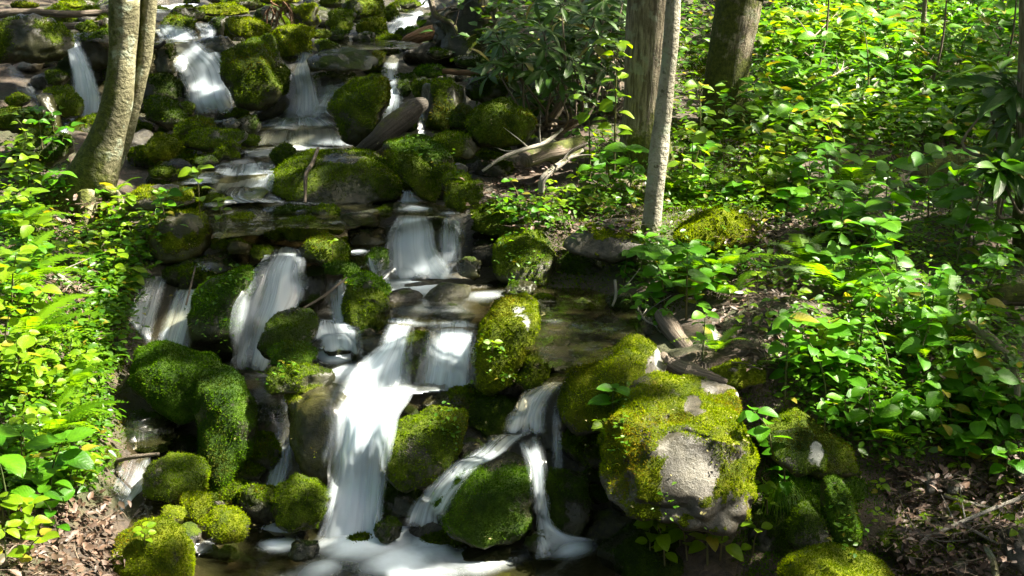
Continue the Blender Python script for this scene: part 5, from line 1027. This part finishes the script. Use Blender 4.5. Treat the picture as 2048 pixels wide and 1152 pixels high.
fill(12, [(1750, 960), (2040, 920), (2040, 1100), (1760, 1100)], (.03, .08), (.03, .05), ('young',), (2, 3), gap=60, desc='seedling')
fill(24, [(0, 330), (90, 340), (130, 420), (110, 520), (60, 700), (0, 740)], (.07, .18), (.05, .10), ('young', 'young', 'broad'), (3, 6), gap=26, desc='bank plant')
fill(24, [(150, 420), (260, 405), (330, 430), (310, 520), (280, 580), (200, 640), (160, 560)], (.06, .14), (.04, .075), ('young', 'broad'), (3, 5), gap=22, desc='bank plant')
fill(18, [(0, 720), (150, 720), (190, 800), (170, 900), (60, 930), (0, 900)], (.07, .18), (.045, .075), ('young',), (3, 5), gap=26, desc='bank plant')
fill(10, [(0, 940), (130, 930), (170, 1080), (60, 1140), (0, 1140)], (.08, .2), (.06, .10), ('broad', 'young'), (2, 4), gap=40, desc='bank plant')
fill(10, [(40, 250), (130, 250), (140, 330), (40, 330)], (.08, .16), (.05, .08), ('broad', 'young'), (2, 4), gap=24, desc='bank plant')
fill(44, [(1530, 20), (1700, 20), (1760, 120), (1720, 230), (1560, 240), (1500, 120)], (.2, .5), (.08, .16), ('young', 'broad', 'broad'), (3, 6), gap=24, desc='leafy shrub')
fill(40, [(1720, 40), (2050, 10), (2050, 260), (1900, 300), (1740, 250)], (.25, .6), (.11, .16), ('broad',), (3, 6), gap=28, desc='leafy shrub')

# ---- ferns
def frond_template(seed):
    r = np.random.default_rng(seed); V, T = [], []; n = 17
    def arc(s): return np.array([0, s * (1 - .12 * s), .42 * s - (.55 + .12 * seed % 2) * s * s])
    for i in range(24):                          # midrib
        s = i / 23; p = arc(s); w = .008 * (1 - .8 * s); V += [p + (-w, 0, 0), p + (w, 0, 0)]
        if i: b = 2 * i; T += [(b - 2, b - 1, b + 1), (b - 2, b + 1, b)]
    for i in range(n):
        s = .14 + .84 * i / (n - 1); l = .20 * (math.sin(math.pi * min(1, (.16 + .84 * s) ** .8)) ** .8 + .02) * (1 + r.normal(0, .05))
        for sd in (-1, 1):
            o = arc(s); dirx = np.array([sd * .9, .38, -.18 - .1 * r.random()]); dirx /= np.linalg.norm(dirx); back = np.array([0, 1, 0]) - dirx * dirx[1]; back /= np.linalg.norm(back)
            m = 7; b = len(V)
            for k in range(m + 1):
                q = k / m; c = o + dirx * l * q; wd = .030 * (1 - q) ** .75 * (.6 + .4 * l / .2) * (1 if k % 2 == 0 else .55) + .001
                V += [c - back * wd, c + back * wd]
                if k: e = b + 2 * k; T += [(e - 2, e - 1, e + 1), (e - 2, e + 1, e)]
    return make_mesh('frond', V, np.array(T), M['fern'], smooth=False)
FROND = [frond_template(k) for k in range(3)]
def fern(u, v, n, L, label, spread=(0, 6.28), group=None):
    b = at(u, v); root = empty('fern', b); tag(root, label, 'fern', group)
    for k in range(n):
        a = spread[0] + (spread[1] - spread[0]) * (k + .5) / n + rng.normal(0, .15); t = rng.uniform(.45, .95); s = L * rng.uniform(.95, 1.35)
        d = np.array([math.cos(a), math.sin(a), t]); d /= np.linalg.norm(d)
        o = link('frond', FROND[k % 3], root); m = orient(d, np.array([0, 0, 1.0])).to_4x4() @ Matrix.Diagonal((s, s, s, 1)); o.matrix_local = m
fern(1432, 560, 8, .30, 'bright fern in front of the sunlit mossy boulder')
fern(1335, 385, 5, .22, 'small fern at the base of the birch')
fern(1432, 705, 5, .18, 'small shaded fern above the weathered logs')
fern(1680, 590, 6, .34, 'dark green fern deep in the leafy thicket')
fern(1890, 660, 8, .36, 'yellow-green fern fronds above the crooked birch branch')
fern(1740, 880, 6, .22, 'fern half hidden at the lower end of the leafy thicket')
fern(1560, 735, 4, .16, 'little pale fern at the edge of the sunlit thicket')
fern(1640, 560, 5, .28, 'fern beside the mossy stone hidden among broad leaves')
fern(30, 580, 7, .34, 'sunlit fern at the edge of the fern bank', (-1.6, 1.4))
fern(50, 690, 6, .34, 'shadowed fern below the fallen grey branch', (-1.4, 1.2))
fern(95, 880, 7, .30, 'bright yellow fern spreading over the brown side pool', (-1.1, 1.3))
fern(1610, 520, 6, .26, 'fern on the upper leafy slope below the mossy stump-like stone')
fern(1760, 500, 6, .3, 'fern in the shade of the upper leafy slope')
fern(1830, 720, 6, .26, 'fern inside the lower leafy thicket')
fern(1960, 820, 5, .26, 'fern below the crooked birch branch')
fern(1700, 380, 6, .3, 'fern between far plants on the upper leafy slope')
fern(30, 470, 6, .30, 'upper sunlit fern on the fern bank', (-1.6, 1.4))
fern(130, 790, 6, .26, 'fern between the bank plants above the dark still water', (-1.3, 1.2))
fern(232, 385, 4, .14, 'little fern tucked against the twin-stemmed tree', (-2.5, .5))
fern(1985, 300, 5, .35, 'shaded fern near the far gully')
fern(1470, 590, 4, .16, 'little fern below the bright fern')

# ---- rhododendrons
def rhododendron(label, centre, ext, n, L, foot, Y):
    b = at(*foot); root = empty('rhododendron', b); tag(root, label, 'shrub')
    for k in range(n):
        for _ in range(50):
            e = rng.uniform(-1, 1, 3)
            if (e ** 2).sum() < 1: break
        c = P(centre[0] + e[0] * ext[0], centre[1] + e[1] * ext[1], Y + e[2] * ext[2]) - b
        if k % 2 == 0:
            mid = c * .5 + np.array([rng.normal(0, .12), rng.normal(0, .1), -.1]); stem_part(root, [np.zeros(3) + rng.normal(0, .05, 3), mid, c], .012, .004, 'twig', 'branch', 12)
        else: stem_part(root, [c * .72 + rng.normal(0, .08, 3), c * .86, c], .006, .003, 'twig', 'twig', 6)
        a0 = rng.uniform(0, 6.28); m = int(rng.integers(6, 9)); ax = np.array([rng.normal(0, .35), rng.normal(-.35, .3), 1.0]); ax /= np.linalg.norm(ax)
        x = np.cross(ax, (1, .2, 0)); x /= np.linalg.norm(x); y = np.cross(ax, x)
        for j in range(m):
            a = a0 + j * 6.283 / m + rng.normal(0, .12); d = x * math.cos(a) + y * math.sin(a) + ax * rng.normal(.05, .22)
            add_leaf(LEAF['rhodo'][j % 3], root, c + d * .01, d, ax, L * rng.uniform(.75, 1.15))
rhododendron('large dark rhododendron with leathery leaves overhanging the upper boulders', (1090, 105), (150, 120, .5), 42, .165, (1090, 262), 8.9)
rhododendron('rhododendron thicket behind the thick grey trunk', (1200, 60), (140, 110, .5), 34, .17, (1200, 240), 9.9)
rhododendron('rhododendron sprays at the edge above the far gully', (2015, 200), (60, 70, .3), 10, .22, (2040, 330), 7.2)
rhododendron('drooping rhododendron branch at the edge beside the mossy log', (2020, 330), (50, 40, .25), 8, .2, (2050, 420), 6.9)
# ---- young maples with flat sprays of leaves on the far hillside
def sprays(label, foot, h, spr, L, kind):
    b = at(*foot); root = empty('maple_sapling', b); tag(root, label, 'sapling'); top = np.array([.1, 0, h])
    stem_part(root, [np.zeros(3), top * .5 + (.04, 0, 0), top], .012, .004, 'twig')
    for (u, v, Y, ru, n) in spr:
        c = P(u, v, Y) - b; s = np.array([0, 0, max(.1, c[2] - .15)]); stem_part(root, [s, (s + c) / 2, c], .006, .002, 'twig', 'branch')
        for k in range(n):
            p = c + np.array([rng.uniform(-1, 1) * ru / F * Y, rng.uniform(-.3, .3), rng.normal(0, .03)]); a = rng.uniform(0, 6.28)
            add_leaf(LEAF[kind][k % 3], root, p, (math.cos(a), math.sin(a), rng.normal(-.1, .15)), (rng.normal(0, .2), rng.normal(-.1, .2), 1), L * rng.uniform(.7, 1.2))
sprays('young maple with flat sunlit sprays beside the thin sapling trunk', (1850, 215), .9, [(1800, 52, 11, 60, 34), (1890, 70, 11.2, 70, 36), (1930, 95, 11.4, 50, 26), (1760, 80, 10.8, 50, 24), (1830, 95, 11, 60, 30), (1920, 125, 11, 40, 18)], .11, 'young')
sprays('maple sapling with pale sprays on the sunlit far hillside', (1620, 200), .9, [(1590, 30, 11, 60, 30), (1640, 55, 11, 50, 28), (1570, 70, 10.6, 50, 26), (1680, 20, 11.6, 50, 24)], .12, 'young')
sprays('shaded maple sapling on the far hillside', (1990, 200), .9, [(1960, 20, 12.5, 80, 36), (2010, 60, 12.4, 60, 30), (1980, 100, 12, 60, 26)], .13, 'broad')
# ---- grass tuft beside the big boulder
gt = empty('grass_tuft', at(1560, 985)); tag(gt, 'tuft of fine arching grass beside the big yellow-mossed boulder', 'grass')
q, rn = [], []
for k in range(220):
    a = rng.uniform(0, 6.28); l = rng.uniform(.08, .2); d = np.array([math.cos(a), math.sin(a) - .4, 0]) * l * rng.uniform(.3, .8); p = rng.normal(0, .012, 3); w = np.array([-d[1], d[0], 0]); w = w / (np.linalg.norm(w) + 1e-9) * .0016
    for (s0, s1) in ((0, .35), (.35, .7), (.7, 1)):
        f = lambda s: p + d * s + np.array([0, 0, l * (1.1 * s - 1.5 * s * s)])
        q += [f(s0) - w, f(s0) + w, f(s1)]; rn += [rng.random()] * 3
g = link('blades', make_mesh('blades', q, np.arange(len(q)).reshape(-1, 3), M['fern'], attrs={'rnd': rn}), gt); g['kind'] = 'stuff'
# ---- a pale fallen leaf and the little white flower
pl = add_leaf(leaf_template('pale_leaf', M['petal'], .45, droop=.1, seed=31, petiole=.05), None, at(1490, 592) + (0, 0, .012), (-.6, .5, 0), (0, -.3, 1), .06); pl.name = 'fallen_leaf'; tag(pl, 'single white fallen leaf lying on the soil slope', 'leaf')

# ---------------------------------------------------------------- ground cover, litter, twigs
def leafcloud(name, label, p, L, mat, flat=.35, seed=0, parent=None, kind='stuff', wid=.6, base=None):
    n = len(p); r = np.random.default_rng(seed); a = r.uniform(0, 6.283, n)
    N = np.stack([r.normal(.06, flat, n), r.normal(-.1, flat, n), np.ones(n)], 1); N /= np.linalg.norm(N, axis=1)[:, None]
    D = np.stack([np.cos(a), np.sin(a), 0 * a], 1); D -= N * (D * N).sum(1)[:, None]; D /= np.linalg.norm(D, axis=1)[:, None]; X = np.cross(D, N)
    L = np.asarray(L)[:, None] * np.ones((n, 1)); w = L * wid / 2
    pts = [p, p + D * L * .28 - X * w * .85 + N * L * .06, p + D * L * .28 + X * w * .85 + N * L * .06, p + D * L * .62 - X * w * .8 + N * L * .04, p + D * L * .62 + X * w * .8 + N * L * .04, p + D * L - N * L * .12, p + D * L * .45 - N * L * .02]
    V = np.stack(pts, 1).reshape(-1, 3); b = np.arange(n)[:, None] * 7
    T = np.concatenate([b + np.array([t]) for t in ((0, 6, 1), (0, 2, 6), (1, 6, 3), (2, 4, 6), (3, 6, 5), (6, 4, 5))], 0)
    if base is not None: V = V - base
    o = link(name, make_mesh(name, V, T, mat, attrs={'rnd': np.repeat(r.random(n), 7)}), parent)
    if label: tag(o, label)
    if kind: o['kind'] = kind
    return o
def cloud_points(n, polys, hmax, spread=.03, minz=.2, opening=True):
    out = []
    tot = 0
    polys = [np.array(q, float) for q in polys]
    ars = np.array([.5 * abs(np.dot(q[:, 0], np.roll(q[:, 1], 1)) - np.dot(q[:, 1], np.roll(q[:, 0], 1))) for q in polys]); ars /= ars.sum()
    for q, f in zip(polys, ars):
        lo, hi = q.min(0), q.max(0); m = int(n * f); k = 0
        while k < m:
            u = rng.uniform(lo[0], hi[0], 400); v = rng.uniform(lo[1], hi[1], 400); ok = inside(q, u, v); u, v = u[ok], v[ok]
            for a, b in zip(u, v):
                k += 1
                if k > m: break
                if opening and is_open(a, b) and rng.random() < .85: continue
                h = hit(a, b)
                if h[0] is None or h[1].z < minz: continue
                c = np.array(h[0]); j = 3
                pp = c + np.stack([rng.normal(0, spread, j), rng.normal(0, spread, j), rng.uniform(min(.003, hmax), hmax, j)], 1) * (1 + .06 * (c[1] - 5)); out.append(pp)
    return np.vstack(out)
LB = [(0, 300), (110, 330), (150, 430), (330, 400), (330, 520), (250, 640), (200, 720), (225, 860), (205, 960), (130, 1010), (0, 1040)]
RB = [(1000, 400), (1250, 380), (1560, 290), (1700, 200), (2060, 200), (2060, 900), (1900, 930), (1780, 960), (1600, 820), (1560, 700), (1600, 620), (1440, 520), (1300, 620), (1240, 540), (1010, 470)]
FB = [(1340, 0), (2060, 0), (2060, 300), (1600, 320), (1420, 330)]
LW = [(150, 560), (265, 560), (255, 690), (215, 760), (150, 720)]
pts = cloud_points(3000, [LB, LW], .08); leafcloud('ground_cover', 'dense bright small-leaved ground cover on the fern bank', pts, rng.uniform(.015, .05, len(pts)) , M['cover'], seed=3)
pts = cloud_points(5000, [RB], .08, .04); leafcloud('ground_cover', 'small-leaved ground cover on the bank below the trees', pts, rng.uniform(.018, .05, len(pts)), M['cover'], seed=4)
pts = cloud_points(3600, [FB], .25, .12); leafcloud('ground_cover', 'mass of leafy undergrowth on the far hillside', pts, rng.uniform(.05, .11, len(pts)), M['cover'], seed=5)
TB = [(-40, -40), (980, -40), (980, 8), (600, 2), (300, 4), (-40, 20)]
RH = [(900, -60), (1300, -60), (1300, 240), (1120, 260), (960, 120)]
pts = cloud_points(2600, [RH, [(880, -80), (2100, -80), (2100, 10), (880, 10)]], .5, .15); leafcloud('ground_cover', 'dark undergrowth behind the rhododendron', pts, rng.uniform(.05, .11, len(pts)), M['rhodo'], seed=6)
# moss carpet on the banks
def carpet(label, poly, tint, density, size, seed):
    T = BF[0]; c = G[T].mean(1); k = (c[:, 1] > 3.5) & (c[:, 1] < 12); T = T[k]; u, v = pix(c[k]); T = T[inside(np.array(poly, float), u, v)]
    use = np.unique(T); m = np.zeros(len(G), int); m[use] = np.arange(len(use)); V = G[use]; mk = np.clip(.62 + .6 * fbm(V * 3.2, 4, seed), 0, 1)
    o = tufts(V, m[T], mk, density, size, None, seed, MOSS_TINT[tint], 'moss_carpet')
    if o: tag(o, label, kind='stuff')
carpet('moss carpet on the bank beside the big yellow-mossed boulder', [(1440, 780), (1600, 760), (1760, 900), (1800, 1120), (1480, 1150)], 'g', 24000, .011, 91)
carpet('moss carpet on the soil slope with the sticks', [(1780, 900), (2060, 900), (2060, 1170), (1780, 1170)], 'n', 16000, .012, 92)
carpet('moss carpet around the thick grey trunk and the mossy trunk', [(1330, 60), (1420, 60), (1560, 300), (1560, 420), (1180, 420), (1200, 260), (1340, 300)], 'n', 7000, .018, 95)
pts = cloud_points(900, [[(1330, 40), (1430, 40), (1560, 280), (1560, 420), (1180, 420), (1200, 260), (1340, 300)]], .05, .05, opening=False); leafcloud('ground_cover', 'low leafy cover on the ground between the trunks', pts, rng.uniform(.02, .055, len(pts)), M['cover'], seed=14)
carpet('moss carpet around the birch roots', [(960, 400), (1400, 380), (1560, 420), (1560, 560), (1300, 640), (1000, 600)], 'n', 9000, .013, 93)
carpet('moss carpet along the stream below the fern bank', [(120, 560), (300, 520), (300, 700), (270, 900), (250, 1000), (150, 1000), (180, 800)], 'n', 16000, .011, 94)
pts = cloud_points(200, [[(250, 20), (1000, 20), (1100, 500), (1500, 800), (1480, 1080), (250, 1080), (260, 500)]], .002, .05, minz=.15); leafcloud('leaf_flecks', 'pale yellow leaf flecks fallen on the stones of the stream', pts, rng.uniform(.008, .02, len(pts)), M['fleck'], .4, 12, wid=.55)
# tiny seedlings on the mossy boulders
pts = []
for (u, v, ru, rv, n) in [(470, 560, 40, 30, 60), (420, 640, 40, 60, 60), (560, 740, 40, 20, 40), (840, 300, 30, 20, 40), (900, 850, 30, 30, 40), (1050, 520, 50, 50, 70), (240, 640, 40, 50, 120), (1245, 860, 15, 60, 40), (1690, 1050, 40, 60, 70), (880, 290, 60, 40, 40), (1000, 480, 40, 40, 50), (985, 700, 25, 20, 20), (700, 570, 20, 10, 16), (1010, 760, 40, 30, 30), (1330, 1020, 60, 50, 20)]:
    for _ in range(n):
        h = hit(u + rng.normal(0, ru * .6), v + rng.normal(0, rv * .6))
        if h[0] is not None: pts.append(np.array(h[0]) + np.array(h[1]) * rng.uniform(.005, .03))
pts = np.array(pts); leafcloud('ground_cover', 'tiny seedlings sprouting from the moss of the boulders', pts, rng.uniform(.012, .03, len(pts)), M['cover'], seed=8)
LT = [[(0, 960), (220, 1000), (240, 1160), (0, 1160)], [(100, 400), (240, 400), (240, 480), (100, 480)], [(80, 560), (180, 580), (180, 680), (80, 680)], [(1430, 560), (1600, 560), (1640, 720), (1500, 740), (1430, 690)], [(1780, 930), (2060, 900), (2060, 1160), (1780, 1160)], [(1020, 400), (1300, 400), (1300, 470), (1020, 460)], [(930, 320), (1120, 320), (1120, 400), (950, 410)], [(1450, 480), (1640, 380), (1640, 480), (1480, 540)]]
pts = cloud_points(2200, LT, .008, .03, opening=False); leafcloud('leaf_litter', 'dead brown leaves strewn over the soil of both banks', pts, rng.uniform(.012, .05, len(pts)), M['litter'], .5, 9, wid=.5)
TW = cloud_points(260, LT, .006, .03, opening=False); V_, F_ = [], []; nn = 0; rn = []
for c in TW:
    a = rng.uniform(0, 6.28); l = rng.uniform(.04, .16); d = np.array([math.cos(a), math.sin(a), rng.normal(0, .12)]) * l
    V, Fc, uv = tube(spline([c - d / 2, c + rng.normal(0, .006, 3) + (0, 0, .006), c + d / 2], 5), np.linspace(.0028, .0012, 5), 4, cap=False); V_.append(V); F_.append(Fc + nn); nn += len(V); rn += [rng.random()] * len(V)
tag(link('twig_litter', make_mesh('twig_litter', np.vstack(V_), np.vstack(F_), M['twig'], attrs={'rnd': rn})), 'thin dead twigs scattered over the soil of both banks', kind='stuff')

# ---------------------------------------------------------------- crowns overhead (unseen, they shade the stream; gaps are cut where sun patches are wanted)
LIT = [(40, 520, 150, 260, .97), (110, 850, 150, 140, .97), (240, 430, 110, 50, .8), (330, 385, 70, 45, .95), (90, 1090, 130, 90, .93), (300, 1085, 100, 70, .97), (440, 1040, 80, 70, .97), (470, 880, 50, 100, .85),
       (740, 820, 120, 50, .97), (700, 930, 55, 90, .95), (620, 830, 50, 80, .8), (560, 1070, 90, 45, .9), (1030, 640, 60, 80, .97), (1390, 860, 165, 150, .98), (1240, 740, 80, 50, .6), (1450, 960, 70, 80, .8),
       (1670, 700, 140, 130, .97), (1620, 800, 100, 70, .97), (1890, 610, 80, 55, .93), (1780, 570, 60, 50, .7), (1440, 430, 120, 40, .97), (1570, 330, 90, 50, .9), (1620, 130, 140, 130, .97), (1830, 85, 120, 60, .97), (1700, 260, 70, 40, .7), (1650, 440, 60, 40, .7),
       (270, 170, 50, 170, .9), (1345, 170, 40, 220, .97), (1300, 120, 40, 130, .6), (1500, 100, 40, 120, .8), (520, 15, 360, 28, .93), (590, 70, 70, 45, .9), (500, 100, 50, 30, .6), (860, 60, 60, 40, .9), (1020, 405, 80, 40, .9), (900, 580, 90, 20, .9), (1370, 560, 120, 90, .75), (1200, 250, 80, 130, .75), (1190, 478, 90, 45, .95), (30, 200, 60, 50, .8), (490, 440, 50, 35, .8), (150, 20, 170, 25, .8), (1480, 740, 70, 30, .9), (1600, 860, 60, 40, .9),
       (1385, 1090, 120, 80, .97), (1850, 850, 120, 60, .3), (1960, 480, 90, 60, .3), (1660, 1130, 110, 50, .6), (1950, 1020, 100, 60, .35), (330, 290, 50, 40, .5), (960, 1000, 60, 60, .35), (180, 600, 50, 80, .4)]
SUNNY = [P(u, v, Y) for u, v, Y in [(1300 + (480 - v) * .1, v, 6.95) for v in range(0, 480, 40)] + [(270, v, 7.15) for v in range(0, 300, 40)] + [(1500, v, 9.4) for v in range(0, 200, 50)] + [(1320, v, 8.15) for v in range(0, 120, 50)]]
for (u0, u1, v0, v1, st, Y) in [(1270, 1490, 770, 980, 45, 4.85), (1570, 1760, 620, 800, 50, 5.35), (690, 770, 800, 960, 40, 5.3), (1010, 1060, 600, 700, 40, 5.6), (20, 160, 420, 700, 60, 6.0), (40, 200, 780, 900, 50, 5.2), (240, 460, 1030, 1100, 40, 4.85), (1380, 1500, 415, 450, 35, 6.7), (470, 500, 820, 920, 40, 5.5)]:
    SUNNY += [P(u, v, Y) for u in range(u0, u1, st) for v in range(v0, v1, st)]
n_c = 52000
zc = rng.uniform(5.2, 9.5, n_c); gx0 = rng.uniform(-6.5, 9.5, n_c); gy0 = rng.uniform(2.0, 22, n_c)      # the spot each leaf would shade, at height 1
C = np.stack([gx0 + (zc - 1) * SUN[0] / SUN[2], gy0 + (zc - 1) * SUN[1] / SUN[2], zc], 1)
dens = fbm(np.stack([gx0 * .9, gy0 * .9, zc * .4], 1), 3, 21); keep = dens > -.75
for i in range(n_c):
    if not keep[i]: continue
    h = BVH.ray_cast(Vector(C[i]), Vector(-SUN))
    if h[0] is None: continue
    u, v = pix(np.array(h[0])[None]); u, v = float(u[0]), float(v[0])
    for (a, b, ru, rv, s) in LIT:
        d = math.hypot((u - a) / ru, (v - b) / rv)
        if d < 1.25 and rng.random() < s * (1 if d < 1.0 else .6): keep[i] = False; break
n_w = 13000                                     # unseen wood behind and beside the viewer, added to cut the sky light
az = rng.uniform(0, 6.28, n_w); rr_ = rng.uniform(6.5, 13, n_w); Wd = np.stack([1 + rr_ * np.sin(az), 5 + rr_ * 1.05 * np.cos(az), rng.uniform(2.8, 9.5, n_w)], 1)
Wd = Wd[(Wd[:, 1] < 16) & ((Wd[:, 1] < -1) | (Wd[:, 0] < -5.5))]; C = np.vstack([C, Wd]); keep = np.concatenate([keep, np.ones(len(Wd), bool)])
for q in SUNNY:                                  # leaves cleared from the crowns to aim sun at trunks, boulders and banks
    w = C - q; keep &= np.linalg.norm(w - (w @ SUN)[:, None] * SUN, axis=1) > .17
C = C[keep]; tops = np.array([t[1] for t in trees]); near_t = np.argmin(((C[:, None, :2] - tops[None, :, :2]) ** 2).sum(-1), 1)
for k, (root, top) in enumerate(trees):
    p = C[near_t == k]
    if len(p) > 5: leafcloud('crown', None, p, np.where((p[:, 1] < -1) | (p[:, 0] < -5.5), 2.0, 1.0) * rng.uniform(.13, .26, len(p)), M['canopy'], .6, 50 + k, root, 'stuff', .75, np.array(root.location))
